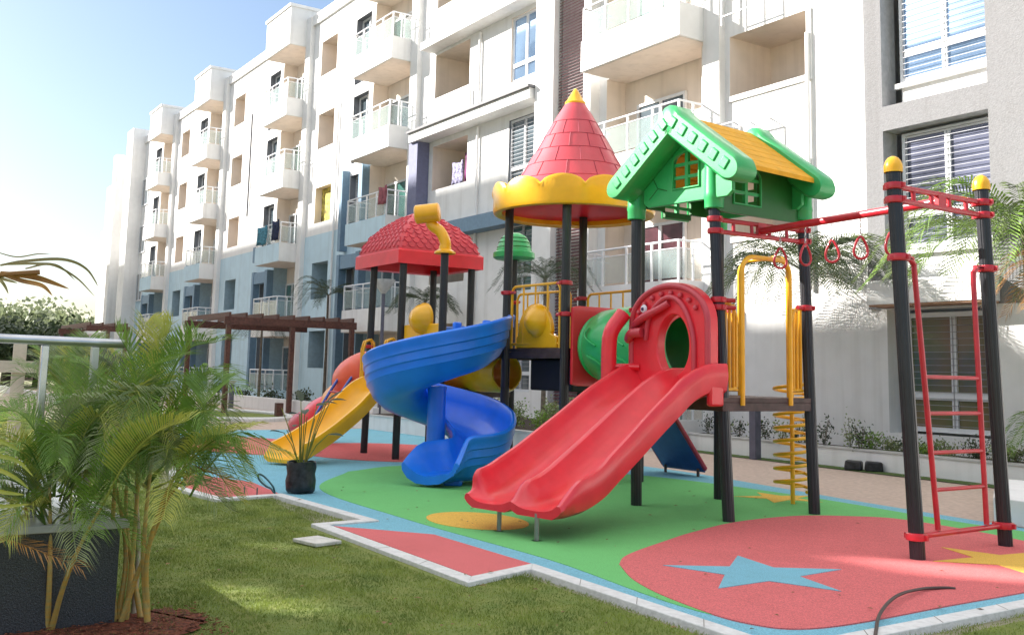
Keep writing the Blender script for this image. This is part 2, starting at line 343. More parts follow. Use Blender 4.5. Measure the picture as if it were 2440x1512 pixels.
blades('lawn_grass', [(-30, -1), (-12.4, 0.6), (-12.3, 3.38), (-14.2, 3.8), (-16.3, 4.7), (-30, 4.7)], 40000, 0.04, 0.012)
blades('grass_strip', [(-3.7, 4.3), (-2.0, 4.3), (-2.0, 9.0), (-3.7, 9.0)], 30000, 0.03, 0.006)

q_ = MB(); lr = random.Random(77)
for i in range(170):
    x = lr.uniform(-12, -3.0); y = lr.uniform(1.5, 9.5) if i % 3 else lr.uniform(2.0, 4.2); a = lr.uniform(0, 6.28); l_ = lr.uniform(0.015, 0.035); z = 0.024 if y > 4.4 else 0.03
    q_.add([(x, y, z), (x + l_ * math.cos(a + 0.5), y + l_ * math.sin(a + 0.5), z + 0.006), (x + 1.7 * l_ * math.cos(a), y + 1.7 * l_ * math.sin(a), z), (x + l_ * math.cos(a - 0.5), y + l_ * math.sin(a - 0.5), z + 0.004)], [(0, 1, 2, 3)])
lo = q_.build('leaf_litter', mat('litter', (0.22, 0.13, 0.05), 0.8, var=0.3, scale=2), kind='stuff', label='small dry leaves scattered on the lawn and rubber floor')
# ================================================================ APARTMENT BUILDING (facade plane y = 15.75)
YF = 15.75
apt = thing('apartment_building', 'long white five storey apartment block with stacked balconies and pale blue lower floors', 'building', (-30, 16, 0))
def wall_holes(mb, x0, x1, z0, z1, y, holes, depth=0.25, rev=None):
    """front wall sheet with rectangular holes; reveals go back `depth` (into rev if given)"""
    xs = sorted({x0, x1, *[min(max(h[0], x0), x1) for h in holes], *[min(max(h[1], x0), x1) for h in holes]})
    zs = sorted({z0, z1, *[min(max(h[2], z0), z1) for h in holes], *[min(max(h[3], z0), z1) for h in holes]})
    for i in range(len(xs) - 1):
        for j in range(len(zs) - 1):
            cx = (xs[i] + xs[i + 1]) / 2; cz = (zs[j] + zs[j + 1]) / 2
            if any(h[0] < cx < h[1] and h[2] < cz < h[3] for h in holes): continue
            mb.add([(xs[i], y, zs[j]), (xs[i + 1], y, zs[j]), (xs[i + 1], y, zs[j + 1]), (xs[i], y, zs[j + 1])], [(0, 1, 2, 3)])
    for h in holes:
        a, b, c, d = h[:4]; dp = h[4] if len(h) > 4 else depth
        if c >= z1 or d <= z0: continue
        rv = rev and MB() or mb
        if c >= z0: rv.add([(a, y, c), (b, y, c), (b, y + dp, c), (a, y + dp, c)], [(0, 3, 2, 1)])
        if d <= z1: rv.add([(a, y, d), (b, y, d), (b, y + dp, d), (a, y + dp, d)], [(0, 1, 2, 3)])
        c = max(c, z0); d = min(d, z1)
        rv.add([(a, y, c), (a, y, d), (a, y + dp, d), (a, y + dp, c)], [(0, 1, 2, 3)]); rv.add([(b, y, c), (b, y, d), (b, y + dp, d), (b, y + dp, c)], [(3, 2, 1, 0)])
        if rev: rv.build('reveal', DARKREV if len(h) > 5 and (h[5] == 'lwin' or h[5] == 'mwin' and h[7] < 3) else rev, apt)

def window(x0, x1, z0, z1, y, pane=PANE, nm=2, transom=None, grille=False, frame=ALU, parent=None, fw_=0.07):
    """sliding window: frame (part) with panes and grille as sub-parts, front of frame at y"""
    f = MB(); t = fw_
    f.box(x0, x0 + t, y, y + 0.08, z0, z1); f.box(x1 - t, x1, y, y + 0.08, z0, z1)
    f.box(x0 + t, x1 - t, y, y + 0.08, z1 - t, z1); f.box(x0 + t, x1 - t, y, y + 0.08, z0, z0 + t)
    for i in range(1, nm):
        xm = lerp(x0, x1, i / nm); f.box(xm - t * 0.6, xm + t * 0.6, y + 0.004, y + 0.076, z0 + t, z1 - t)
    if transom: f.box(x0 + t, x1 - t, y - 0.006, y + 0.07, transom - t * 0.8, transom + t * 0.8)
    fo = f.build('window', frame, parent or apt)
    p = MB()
    for i in range(nm):
        a = lerp(x0, x1, i / nm); b = lerp(x0, x1, (i + 1) / nm); yy = y + 0.035 + 0.012 * (i % 2)
        p.add([(a, yy, z0), (b, yy, z0), (b, yy, z1), (a, yy, z1)], [(0, 1, 2, 3)])
    p.build('pane', pane, fo)
    if grille:
        gr = MB(); z = z0 + 0.12
        while z < z1 - 0.05: gr.box(x0 + t, x1 - t, y - 0.03, y - 0.018, z - 0.0045, z + 0.0045); z += 0.115
        for i in range(nm * 2 + 1):
            if i % 2 == 0:
                xm = lerp(x0 + t, x1 - t, i / (nm * 2)); gr.box(xm - 0.005, xm + 0.005, y - 0.018, y - 0.008, z0 + t, z1 - t)
        gr.build('grille', mat('grille_grey', (0.30, 0.30, 0.32), 0.5, 0.3), fo)
    return fo

FL = 3.1
SOF = [2.75 + FL * i for i in range(5)]        # soffit height above each storey: 2.75 5.85 8.95 12.05 15.15
ROOFZ = 15.95
towers = [(-15.8, 3.55), (-29.95, 3.2), (-39.7, 2.9), (-50.8, 2.7), (-60.3, 2.6)]   # right front corner x, width
RAILZ = {}
def railing(xl, xr, z, yf, yb, glass=True, right=True, left=True, post=1.05):
    """balcony railing part with glass sub-part; z = top of solid apron"""
    r = MB(); h = 0.86; yy = yf + 0.05
    r.tube([(xl + 0.04, yb, z + h), (xl + 0.04, yy, z + h), (xr - 0.04, yy, z + h), (xr - 0.04, yb, z + h)], 0.026, 8)
    r.tube([(xl + 0.05, yb, z + h - 0.17), (xl + 0.05, yy, z + h - 0.17), (xr - 0.05, yy, z + h - 0.17), (xr - 0.05, yb, z + h - 0.17)], 0.013, 6)
    n = max(2, round((xr - xl) / 0.85))
    for i in range(n + 1):
        x = lerp(xl + 0.05, xr - 0.05, i / n); r.box(x - 0.022, x + 0.022, yy - 0.022, yy + 0.022, z - 0.15, z + h)
    for x in (xl + 0.05, xr - 0.05): r.box(x - 0.02, x + 0.02, (yf + yb) / 2 - 0.02, (yf + yb) / 2 + 0.02, z, z + h)
    ro = r.build('railing', ALU, apt)
    gl = MB()
    gl.box(xl + 0.09, xr - 0.09, yy - 0.006, yy + 0.006, z + 0.05, z + h - 0.19)
    gl.box(xr - 0.056, xr - 0.044, yy + 0.05, yb - 0.03, z + 0.05, z + h - 0.19)
    gl.build('glass_panel', RAILGLASS, ro)

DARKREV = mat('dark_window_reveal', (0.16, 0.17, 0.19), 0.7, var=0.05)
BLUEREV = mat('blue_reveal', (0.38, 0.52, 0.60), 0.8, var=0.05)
wall_w = MB(); wall_b = MB(); reveal_b = MB(); inner = MB(); colm = MB(); colb = MB(); slabs = MB()
PB = 6.85   # top of the blue paint
holes_main = []
balc_specs = []
for ti, (xr, bw) in enumerate(towers):
    xl = xr - bw
    rx0, rx1 = xl - 0.10, xr - 0.25                    # recess behind the balcony
    for s in range(5):
        zf = (SOF[s] - FL + 0.9) if s > 0 else 0.35     # floor of storey s sits 0.2 below apron top
        fz = SOF[s - 1] + 0.2 if s > 0 else 0.2
        top = SOF[s] if s < 5 else ROOFZ
        holes_main.append((rx0, rx1, fz, top, 0.62, 'recess', ti, s))
        # window to the left of the balcony
        wx1 = xl - 0.45; wx0 = wx1 - 1.35
        holes_main.append((wx0, wx1, fz + 0.12, fz + 2.75, 0.34, 'lwin', ti, s))
        # utility opening to the right of the column
        if ti == 0: ox0, ox1 = xr + 0.62, xr + 2.75
        elif ti == 1: ox0, ox1 = xr + 1.45, xr + 3.65
        else: ox0, ox1 = xr + 1.35, xr + 2.95
        if ti == 0: zz0, zz1 = fz + 1.5, fz + 2.86
        else: zz0, zz1 = fz + 1.28, fz + 2.75
        holes_main.append((ox0, ox1, zz0, zz1, 1.3, 'open', ti, s))
# windows in the wall between louvre and first tower
XW0, XW1 = -23.95, -22.5
for s in range(5):
    fz = SOF[s - 1] + 0.2 if s > 0 else 0.2
    holes_main.append((XW0, XW1, fz + 0.75, fz + 2.72, 0.18, 'mwin', 1, s))
# remove storey 0 openings hidden behind planter on the near bay
holes_main = [h for h in holes_main if not (h[5] == 'open' and h[6] == 0 and h[7] < 1)]
near = [h for h in holes_main if h[0] > -30.6]; far = [h for h in holes_main if h[0] <= -30.6]
SPL = -30.05
nearh = [h for h in holes_main if h[0] >= SPL - 0.01]
farh = [h for h in holes_main if h[1] <= SPL + 0.01 or h[0] < SPL]
for h in holes_main:
    if h[0] < SPL < h[1]: pass
wall_holes(wall_w, SPL, -11.4, -0.1, ROOFZ, YF, [h for h in holes_main if h[1] > SPL], rev=CREAM)
wall_holes(wall_w, -71.5, SPL, PB, ROOFZ, YF, [h for h in holes_main if h[0] < SPL and h[3] > PB], rev=CREAM)
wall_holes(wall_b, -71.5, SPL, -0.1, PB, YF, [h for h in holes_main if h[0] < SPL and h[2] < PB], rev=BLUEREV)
wall_w.build('wall', WHITE, apt); wall_b.build('wall', PALEBLUE, apt, label='pale blue lower wall')
# bodies behind: recess back walls with door, windows
for h in holes_main:
    a, b, c, d, dp, k, ti, s = h; yb = YF + dp; bw_ = MB()
    if k == 'recess':
        bw_.add([(a, yb, c), (b, yb, c), (b, yb, d), (a, yb, d)], [(0, 1, 2, 3)])
        # sliding door to the right side of the recess back wall + narrow pier
        dx1 = b - 1.10; dx0 = max(a + 0.12, dx1 - 1.75)
        pn = PANEG if (ti + s) % 2 else PANE
        if ti == 0 and s == 1: pn = mat('maroon_curtain_glass', (0.10, 0.03, 0.04), 0.2, var=0.2, scale=2, coat=0.5)
        window(dx0, dx1, c + 0.02, c + 2.2, yb - 0.09, pane=pn, nm=2)
        bw_.build('inner_wall', CREAM, apt)
    elif k == 'lwin':
        window(a, b, c, d, YF + dp - 0.1, pane=(PANE if s > 1 else PANEG), nm=2, grille=(ti < 2 and s in (1, 2)), frame=ALU)
    elif k == 'mwin':
        window(a, b, c, d, YF + 0.06, pane=(PANESKY if s > 2 else PANEG if s == 1 else PANE), nm=2, transom=c + 0.5, grille=s < 3)
    elif k == 'open':
        bw_.add([(a - 0.0, yb, c - 1.0), (b, yb, c - 1.0), (b, yb, d), (a, yb, d)], [(0, 1, 2, 3)])
        bw_.add([(a, YF, c), (b, YF, c), (b, yb, c), (a, yb, c)], [(0, 1, 2, 3)])
        bw_.build('inner_wall', CREAM, apt)
        if ti == 2 and s == 2 or ti == 1 and s == 9:
            q = MB(); q.add([(a, YF + 0.3, c), (b, YF + 0.3, c), (b, YF + 0.3, d), (a, YF + 0.3, d)], [(0, 1, 2, 3)]); q.build('curtain', CURTAIN, apt)
        elif ti >= 2 and s in (0, 1, 3):
            window(a + 0.15, b - 0.1, c - 0.02, d - 0.05, yb - 0.12, pane=PANEG if s < 2 else PANE, nm=2)
# balconies
for ti, (xr, bw) in enumerate(towers):
    xl = xr - bw
    for s in range(0, 4):
        z0 = SOF[s]; blue = (s == 1 and ti >= 1)
        a = MB(); yf = 14.82
        # solid apron (front + right side + left side) and slab
        a.box(xl, xr, yf, yf + 0.12, z0, z0 + 0.78); a.box(xr - 0.12, xr, yf + 0.12, YF - 0.003, z0, z0 + 0.78); a.box(xl, xl + 0.12, yf + 0.12, YF - 0.003, z0, z0 + 0.78)
        a.box(xl + 0.12, xr - 0.12, yf + 0.12, YF + 0.61, z0, z0 + 0.18)
        a.build('balcony', WHITE if not blue else WHITE, apt)
        if blue:
            q = MB(); q.box(xl, xr, yf - 0.004, yf - 0.001, z0, z0 + 0.78); q.build('blue_band', PALEBLUE, apt)
        soff = MB(); soff.box(xl + 0.06, xr - 0.06, yf + 0.08, YF + 0.58, z0 - 0.012, z0 - 0.003); soff.build('soffit', CREAM, apt)
        railing(xl, xr, z0 + 0.78, yf, YF + 0.02)
    # roof box on top of the stack
    b = MB(); b.box(xl, xr, 14.82, YF + 1.6, SOF[4], SOF[4] + 1.65); b.box(xl - 0.06, xr + 0.06, 14.76, YF + 1.65, SOF[4] + 1.652, SOF[4] + 1.78)
    b.build('balcony_hood', WHITE, apt)
    sb = MB(); sb.box(xl + 0.06, xr - 0.06, 14.9, YF + 1.5, SOF[4] - 0.012, SOF[4] - 0.003); sb.build('soffit', CREAM, apt)
    # full height column on the right
    c = MB(); c.box(xr - 0.02, xr + 0.48, 15.56, YF + 0.3, -0.1, SOF[4] + 1.2)
    c.build('column', WHITE if ti < 3 else WHITE, apt)
    # ground floor parapet
    q = MB(); q.box(xl, xr, 14.82, 14.94, -0.1, 0.55); q.box(xr - 0.12, xr, 14.94, YF, -0.1, 0.55); q.build('plinth', WHITE if ti < 2 else PALEBLUE, apt)
    railing(xl, xr, 0.5, 14.82, YF)
# slate vertical frames left of the lower balconies
for ti in (1, 2, 3, 4):
    xr, bw = towers[ti]; xl = xr - bw
    for (za, zb) in ((5.9, 9.0) if ti == 1 else (6.2, 6.9), (0.6, 5.75)):
        q = MB(); q.box(xl - 0.42, xl - 0.10, 15.45, YF - 0.003, za, zb); q.box(xl - 2.1, xl - 1.85, 15.45, YF - 0.003, za, zb)
        q.build('frame_fin', SLATE, apt)
    q = MB(); q.box(xl - 2.08, xl - 0.12, 15.475, YF - 0.005, 5.2, 5.7); q.build('frame_band', SLATE, apt)
# projecting frame between louvre and tower 1 (storey 2)
q = MB(); q.box(-29.2, -22.15, 15.2, YF - 0.003, 8.98, 9.28); q.build('frame_band', WHITE, apt)
q = MB(); q.box(-29.25, -22.10, 15.12, YF - 0.003, 9.283, 9.36); q.build('ledge', DKFRAME, apt)
q = MB(); q.box(-29.2, -22.15, 15.26, YF - 0.003, 5.62, 6.05); q.build('frame_band', SLATE, apt)
q = MB(); q.box(-29.35, -28.75, 15.3, YF - 0.003, 6.052, 8.978); q.build('frame_fin', SLATE2, apt)
q = MB(); q.box(-28.6, -22.15, 15.2, YF - 0.003, 12.0, 12.25); q.build('frame_band', WHITE, apt)
# clothes in the storey 2 opening (hang inside, belong to the flat)
# downpipes
for (x, z0, z1) in ((-25.6, 9.4, 11.9), (-25.6, 3.0, 8.9), (-26.1, 9.0, 10.2), (-46.5, 8.6, 13.6), (-13.0, 3.2, 8.4), (-36.2, 0, 12)):
    MB().tube([(x, YF - 0.07, z0), (x, YF - 0.07, z1)], 0.045, 8).build('downpipe', DKFRAME if x == -46.5 else WHITE, apt, smooth=40)
# column + louvre screen left of tower 0
q = MB(); q.box(-22.1, -21.25, 15.35, YF + 0.2, -0.1, 17); q.build('column', WHITE, apt)
lb = MB(); lb.box(-21.2, -20.05, 15.62, 15.66, 0.3, 17); lb.build('screen_back', LOUVW, apt)
lv = MB(); z = 0.4
while z < 16.9:
    lv.add([(-21.2, 15.50, z), (-20.05, 15.50, z), (-20.05, 15.55, z + 0.03), (-21.2, 15.55, z + 0.03), (-21.2, 15.51, z - 0.015), (-20.05, 15.51, z - 0.015), (-20.05, 15.56, z + 0.022), (-21.2, 15.56, z + 0.022)], [(0, 1, 2, 3), (7, 6, 5, 4), (4, 5, 1, 0), (3, 2, 6, 7)]); z += 0.085
lv.build('louvre_screen', LOUV, apt)
q = MB(); q.box(-20.05, -19.75, 15.45, YF, -0.1, 17); q.build('column', WHITE, apt)
# white trim frame of near utility opening
hz = [h for h in holes_main if h[5] == 'open' and h[6] == 0]
for h in hz:
    q = MB(); a, b, c, d = h[:4]
    q.box(a, b + 0.12, YF - 0.04, YF - 0.003, c - 0.12, c); q.box(b, b + 0.12, YF - 0.04, YF - 0.003, c + 0.002, d); q.build('opening_trim', WHITE, apt)
    r = MB(); zz = d + 0.35
    r.tube([(a + 0.1, YF - 0.35, zz), (b - 1.0, YF - 0.35, zz)], 0.02, 6); r.tube([(a + 0.1, YF - 0.35, zz + 0.7), (b - 1.0, YF - 0.35, zz + 0.7)], 0.02, 6)
    for x in (a + 0.1, (a + b - 0.9) / 2, b - 1.0): r.tube([(x, YF - 0.35, zz - 0.2), (x, YF - 0.35, zz + 0.7), (x, YF, zz + 0.7)], 0.018, 6)
    r.build('utility_rail', ALU, apt)
# sloping stair soffit wall at the foot of the near bay
# parapet
q = MB(); q.box(-71.6, -11.7, YF - 0.10, YF + 0.2, ROOFZ, ROOFZ + 0.45); q.build('parapet', WHITE, apt)
# left end: full height fin columns and stepped wing
q = MB(); q.box(-69.2, -67.6, 14.9, 17, -0.1, 16.9); q.build('column', WHITE, apt)
q = MB(); q.box(-71.5, -70.6, 14.6, 17, -0.1, 15.6); q.box(-76.5, -71.5, 15.3, 22, -0.1, 14.2); q.box(-81, -76.5, 16.0, 22, -0.1, 11.5); q.build('end_wing', WHITE, apt)
for z in (5.2, 8.3, 11.4):
    q = MB(); q.box(-70.55, -69.25, 15.2, 15.5, z, z + 0.12); q.build('ledge', WHITE, apt)
    window(-67.5, -66.0, z + 0.3, z + 2.1, 15.68, pane=PANE, nm=2)
# roof body so the block is closed
q = MB(); q.add([(-71.5, YF + 2.2, -0.1), (-4, YF + 2.2, -0.1), (-4, YF + 2.2, ROOFZ), (-71.5, YF + 2.2, ROOFZ)], [(0, 1, 2, 3)])
q.add([(-71.5, YF, ROOFZ), (-3, YF, ROOFZ), (-3, 30, ROOFZ), (-71.5, 30, ROOFZ)], [(0, 1, 2, 3)]); q.build('roof', WHITE, apt)

# grey block with framed windows at the right
GX0, GX1 = -11.68, 4.0
gh = []
for i, xx in enumerate((-11.3, -6.4, -1.6)):
    gh += [(xx, xx + 2.05, 9.45, 11.9), (xx, xx + 2.05, 6.5, 9.1), (xx, xx + 2.05, 2.9, 6.04), (xx, xx + 2.05, 0.55, 2.74)]
gw = MB(); gl_ = MB(); wall_holes(gl_, GX0 + 0.25, GX1, -0.1, 2.76, 15.705, [(a, b, c, d, 0.42) for a, b, c, d in gh if c < 2], rev=WHITE); gl_.build('wall', WHITE, apt)
wall_holes(gw, GX0, GX1, 2.76, 17.2, 15.7, [(a, b, c, d, 0.42) for a, b, c, d in gh if c > 2], rev=mat('grey_reveal', (0.42, 0.42, 0.43), 0.85))
gw.add([(GX0, 15.7, 2.76), (GX0, 15.75, 2.76), (GX0, 15.75, 17.2), (GX0, 15.7, 17.2)], [(3, 2, 1, 0)])
gw.build('wall', GREYWALL, apt, label='grey textured wall')
for a, b, c, d in gh:
    if c > 2:
        low = c + (0.45 if c > 5 else 0.95); q = MB(); q.box(a + 0.25, b - 0.02, 15.95, 16.1, c, low - 0.06); q.build('spandrel', WHITE, apt)
        q = MB(); q.box(a + 0.15, b - 0.02, 15.86, 15.947, low - 0.12, low - 0.03); q.build('window_sill', WHITE, apt)
    else: low = c + 0.05
    window(a + 0.2, b - 0.04, low, d - 0.06, 15.98, pane=PANESKY if c > 6.2 else mat('painted_reflection_glass', (0.22, 0.15, 0.09), 0.08, col2=(0.10, 0.15, 0.06), scale=1.4, coat=0.5) if c < 2 else mat('bluegrey_glass', (0.16, 0.17, 0.24), 0.1, 0.3, var=0.3, scale=0.8), nm=2, transom=low + (0.62 if c < 6.2 else 0.55), grille=c < 9, fw_=0.085)  # brown and green reflections are put into the ground-floor pane colour
q = MB(); q.box(-11.35, -9.15, 15.2, 15.69, 2.80, 3.22); q.build('canopy', WHITE, apt)
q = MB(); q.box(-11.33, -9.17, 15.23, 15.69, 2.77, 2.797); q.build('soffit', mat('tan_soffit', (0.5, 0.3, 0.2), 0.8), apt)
# laundry things on balconies (hang on rails, so each is its own thing)
def cloth(name, label, x0, x1, z0, z1, y, m, cat='clothing', sag=0.05):
    q = MB(); n = 10; vs = []; fs = []
    for j in range(6):
        for i in range(n + 1):
            t = i / n; x = lerp(x0, x1, t); zz = lerp(z1, z0, j / 5) - sag * math.sin(t * math.pi) * (1 - j / 5); vs.append((x, y + 0.03 * math.sin(t * 19 + j * 0.7), zz + 0.02 * math.sin(t * 7)))
    for j in range(5):
        for i in range(n): fs.append((j * (n + 1) + i, j * (n + 1) + i + 1, (j + 1) * (n + 1) + i + 1, (j + 1) * (n + 1) + i))
    q.add(vs, fs); o = q.build(name, m, smooth=60); sm = o.modifiers.new('thick', 'SOLIDIFY'); sm.thickness = 0.012
    return tag(o, label, cat)
NAVY = mat('navy_cloth', (0.015, 0.025, 0.07), 0.9, var=0.3); TEAL = mat('teal_cloth', (0.06, 0.22, 0.30), 0.9, var=0.3, scale=12); MAUVE = mat('mauve_cloth', (0.32, 0.10, 0.12), 0.9, var=0.2); LILAC = mat('lilac_cloth', (0.35, 0.33, 0.5), 0.9, var=0.4, scale=14); PLUM = mat('plum_cloth', (0.22, 0.05, 0.16), 0.9, var=0.3)
bl = cloth('blanket', 'dark navy blanket draped over the side rail of a blue banded balcony', -40.6, -39.8, 6.75, 7.60, 14.80, NAVY)
cloth('towel', 'teal patterned towel hung along the front rail of a blue banded balcony', -42.4, -41.2, 6.70, 7.50, 14.80, TEAL)
cloth('shawl', 'mauve shawl draped over the railing corner of the balcony above the red domed roof', -30.5, -29.9, 7.0, 7.62, 14.80, MAUVE)
cloth('shirt', 'lilac shirt drying in the wall opening above the ledge', -27.8, -27.1, 7.45, 8.2, 16.1, LILAC)
cloth('dress', 'plum coloured dress drying beside the lilac shirt in the wall opening', -27.0, -26.5, 7.4, 8.4, 16.1, PLUM)

# ---------------------------------------------------------------- opposite apartment block (behind the camera; keeps the playground in shade)
opp = thing('apartment_building', 'white apartment block opposite, across the lawn from the play equipment', 'building', (-60, -20, 0))
for (x0, x1, y0, y1, h) in ((-104, -56, -24, -12, 29.0), (-56, -50, -24, -12, 26.6), (-50, -41.5, -20, -12, 24.3)):
    hs = []
    x = x0 + 2
    while x < x1 - 2.5:
        z = 1.2
        while z < h - 2: hs.append((x, x + 1.6, z, z + 1.5)); z += 3.1
        x += 4.2
    q = MB(); q.box(x0 + 0.002, x1 - 0.002, y0, y1, -0.1, h); q.build('wall', WHITE, opp)
    q = MB()
    for a, b, c, d in hs: q.box(a, b, y1 + 0.003, y1 + 0.05, c, d)
    o = q.build('window', PANE, opp)

patch_wall = thing('sun_patch_wall', 'added unseen white wall with openings that shape sun patches on the playground', 'building', (-30, -12, 0))
q = MB(); op = [(-27.5, -26.5, 14.8, 15.55), (-23.5, -22.45, 10.98, 11.45), (-25.8, -25.4, 11.7, 11.9)]  # added wall out of view; openings cut to throw sun patches
xs = sorted({-41.5, -13, -22, *[v for o in op for v in o[:2]]}); zs = sorted({-0.1, 14.0, 18.5, *[v for o in op for v in o[2:]]})
for i in range(len(xs) - 1):
    for j in range(len(zs) - 1):
        cx = (xs[i] + xs[i + 1]) / 2; cz = (zs[j] + zs[j + 1]) / 2
        if any(o[0] < cx < o[1] and o[2] < cz < o[3] for o in op) or (cx > -22 and cz > 14): continue
        q.box(xs[i], xs[i + 1], -12.1, -11.98, zs[j], zs[j + 1])
q.build('wall', WHITE, patch_wall)
# ================================================================ PLAY STRUCTURE
ps = thing('play_structure', 'large multicoloured playground slide and climbing frame with black posts on the rubber surface', 'play structure', (-10.5, 8.3, 0))
# bases and tops of the posts (x, y, top x, top y, height)
POSTS = {'hA': (-8.80, 7.62, -8.81, 7.60, 3.3), 'hB': (-7.42, 7.66, -7.66, 7.70, 3.32), 'hC': (-7.42, 8.97, -7.60, 9.05, 3.32), 'hD': (-8.83, 8.95, -8.85, 8.98, 3.3),
         'mA': (-5.17, 7.52, -5.28, 7.47, 3.26), 'mB': (-5.21, 8.88, -5.26, 8.77, 3.26),
         'cA': (-12.10, 7.98, -12.07, 7.98, 3.85), 'cB': (-10.74, 8.03, -10.74, 8.03, 3.8), 'cC': (-12.08, 9.35, -12.08, 9.35, 3.85), 'cD': (-10.72, 9.33, -10.72, 9.33, 3.8),
         'lA': (-13.50, 7.72, -13.48, 7.72, 3.3), 'lB': (-13.70, 9.15, -13.68, 9.15, 3.4),
         'dA': (-16.22, 7.78, -16.12, 7.80, 3.3), 'dB': (-14.90, 7.72, -14.85, 7.72, 3.3), 'dC': (-14.88, 9.05, -14.85, 9.05, 3.3), 'dD': (-16.2, 9.05, -16.2, 9.05, 3.3)}
PR = 0.062
def pp(k, z):
    a = POSTS[k]; t = z / a[4]; return Vector((lerp(a[0], a[2], t), lerp(a[1], a[3], t), z))
for k in POSTS:
    m = MB(); n = 20; prof = []
    ring = []
    for i in range(n * 2):
        an = math.pi * i / n; rr = PR * (1.0 if i % 4 in (0, 1, 2) else 0.93); ring.append((rr * math.cos(an), rr * math.sin(an)))
    a = pp(k, -0.02); b = pp(k, POSTS[k][4])
    m.sweep([a, b], [Vector((1, 0, 0))] * 2, [Vector((0, 1, 0))] * 2, ring)
    m.build('post', BLACKPOST, ps, smooth=25)
for k in ('mA', 'mB'):
    m = MB(); p = pp(k, POSTS[k][4]); m.lathe([(0.078, -0.01), (0.08, 0.03), (0.078, 0.055), (0.066, 0.09), (0.045, 0.118), (0.02, 0.132), (0, 0.135)], 24, Matrix.Translation(p)); m.build('post_cap', YEL, ps, smooth=40)
m = MB(); p = pp('dC', 3.28); m.lathe([(0.075, -0.01), (0.05, 0.1), (0, 0.13)], 16, Matrix.Translation(pp('hD', 3.32))); m.build('post_cap', YEL, ps, smooth=40)

def clamp(k, z, direction=(1, 0, 0), m=REDM, ext=0.13, r=0.0):
    """two half-round jaws with ears round a post, bolt at the side"""
    p = pp(k, z); q = MB()
    q.lathe([(PR + 0.002, -0.032), (PR + 0.022, -0.026), (PR + 0.026, 0.0), (PR + 0.022, 0.026), (PR + 0.002, 0.032)], 20, Matrix.Translation(p))
    d = Vector(direction).normalized(); s = d.cross(Vector((0, 0, 1)))
    q.tube([p + d * (PR + 0.005), p + d * (PR + ext)], 0.024, 10)
    q.box(-0.012, 0.012, -(PR + 0.045), PR + 0.045, -0.022, 0.022, Matrix.Translation(p) @ Matrix(((d.x, s.x, 0, 0), (d.y, s.y, 0, 0), (0, 0, 1, 0), (0, 0, 0, 1))))
    o = q.build('clamp', m, ps, smooth=35); return o
# decks
DZ1, DZ2 = 1.25, 1.80
def deck(x0, x1, y0, y1, z, m=DECK):
    q = MB(); q.box(x0, x1, y0, y1, z - 0.05, z); t = 0.03
    q.box(x0, x1, y0, y0 + t, z - 0.14, z - 0.051); q.box(x0, x1, y1 - t, y1, z - 0.14, z - 0.051); q.box(x0, x0 + t, y0 + t, y1 - t, z - 0.14, z - 0.051); q.box(x1 - t, x1, y0 + t, y1 - t, z - 0.14, z - 0.051)
    for i in range(1, 4): q.box(lerp(x0, x1, i / 4) - 0.015, lerp(x0, x1, i / 4) + 0.015, y0 + t, y1 - t, z - 0.12, z - 0.051)
    q.build('deck', m, ps, bevel=0.004)
deck(-8.78, -7.44, 7.60, 9.00, DZ1); deck(-12.1, -10.74, 7.98, 9.35, DZ2); deck(-13.6, -12.12, 7.74, 9.15, DZ2); deck(-16.2, -14.9, 7.74, 9.05, 1.2); deck(-14.88, -13.62, 7.76, 9.1, 1.2)

# ---- double red slide
def slide_sections(prof, n): return prof
P = smooth_path([(-8.03, 7.62, 1.30), (-8.03, 7.35, 1.27), (-8.03, 6.98, 1.06), (-7.98, 6.45, 0.72), (-7.88, 5.95, 0.44), (-7.76, 5.58, 0.285), (-7.66, 5.30, 0.235), (-7.62, 5.12, 0.225)], 7)
def frame_along(P):
    L = []; U = []; n = len(P)
    for i in range(n):
        t = (P[min(i + 1, n - 1)] - P[max(i - 1, 0)]).normalized(); l = Vector((-t.y, t.x, 0)).normalized() * -1
        L.append(l); U.append(l.cross(t).normalized() if l.cross(t).z > 0 else t.cross(l).normalized())
    return L, U
L, U = frame_along(P)
secs = []
n = len(P)
for i in range(n):
    t = i / (n - 1)
    e = max(0, (t - 0.80) / 0.20); e = e * e * (3 - 2 * e)       # lip blend
    hh = lerp(0.30, 0.10, e); mid = lerp(0.24, 0.075, e); W = lerp(0.66, 0.60, t); fl = lerp(0.04, 0.035, e)
    top = []
    def lane(c0, c1, h0, h1):
        """u-shaped lane between c0 and c1"""
        pts = []
        for k in range(13):
            a = math.pi * k / 12; x = (c0 + c1) / 2 - math.cos(a) * (c1 - c0) / 2; hmix = lerp(h0, h1, k / 12)
            d = abs(math.cos(a)) ** 3.2; pts.append((x, fl + (hmix - fl) * d))
        return pts
    top += [(-W, hh - 0.02), (-W + 0.015, hh), (-W + 0.05, hh)]
    top += lane(-W + 0.06, -0.035, hh - 0.01, mid)
    top += [(0.0, mid + 0.012)]
    top += lane(0.035, W - 0.06, mid, hh - 0.01)
    top += [(W - 0.05, hh), (W - 0.015, hh), (W, hh - 0.02)]
    bot = [(W + 0.005, hh * 0.55), (W - 0.03, 0.02), (W - 0.10, -0.02), (0.08, -0.02), (0.0, 0.015), (-0.08, -0.02), (-W + 0.10, -0.02), (-W + 0.03, 0.02), (-W - 0.005, hh * 0.55)]
    secs.append(top + bot)
m = MB(); m.sweep(P, L, U, secs); m.build('slide', RED, ps, smooth=42, label='wide red double slide')
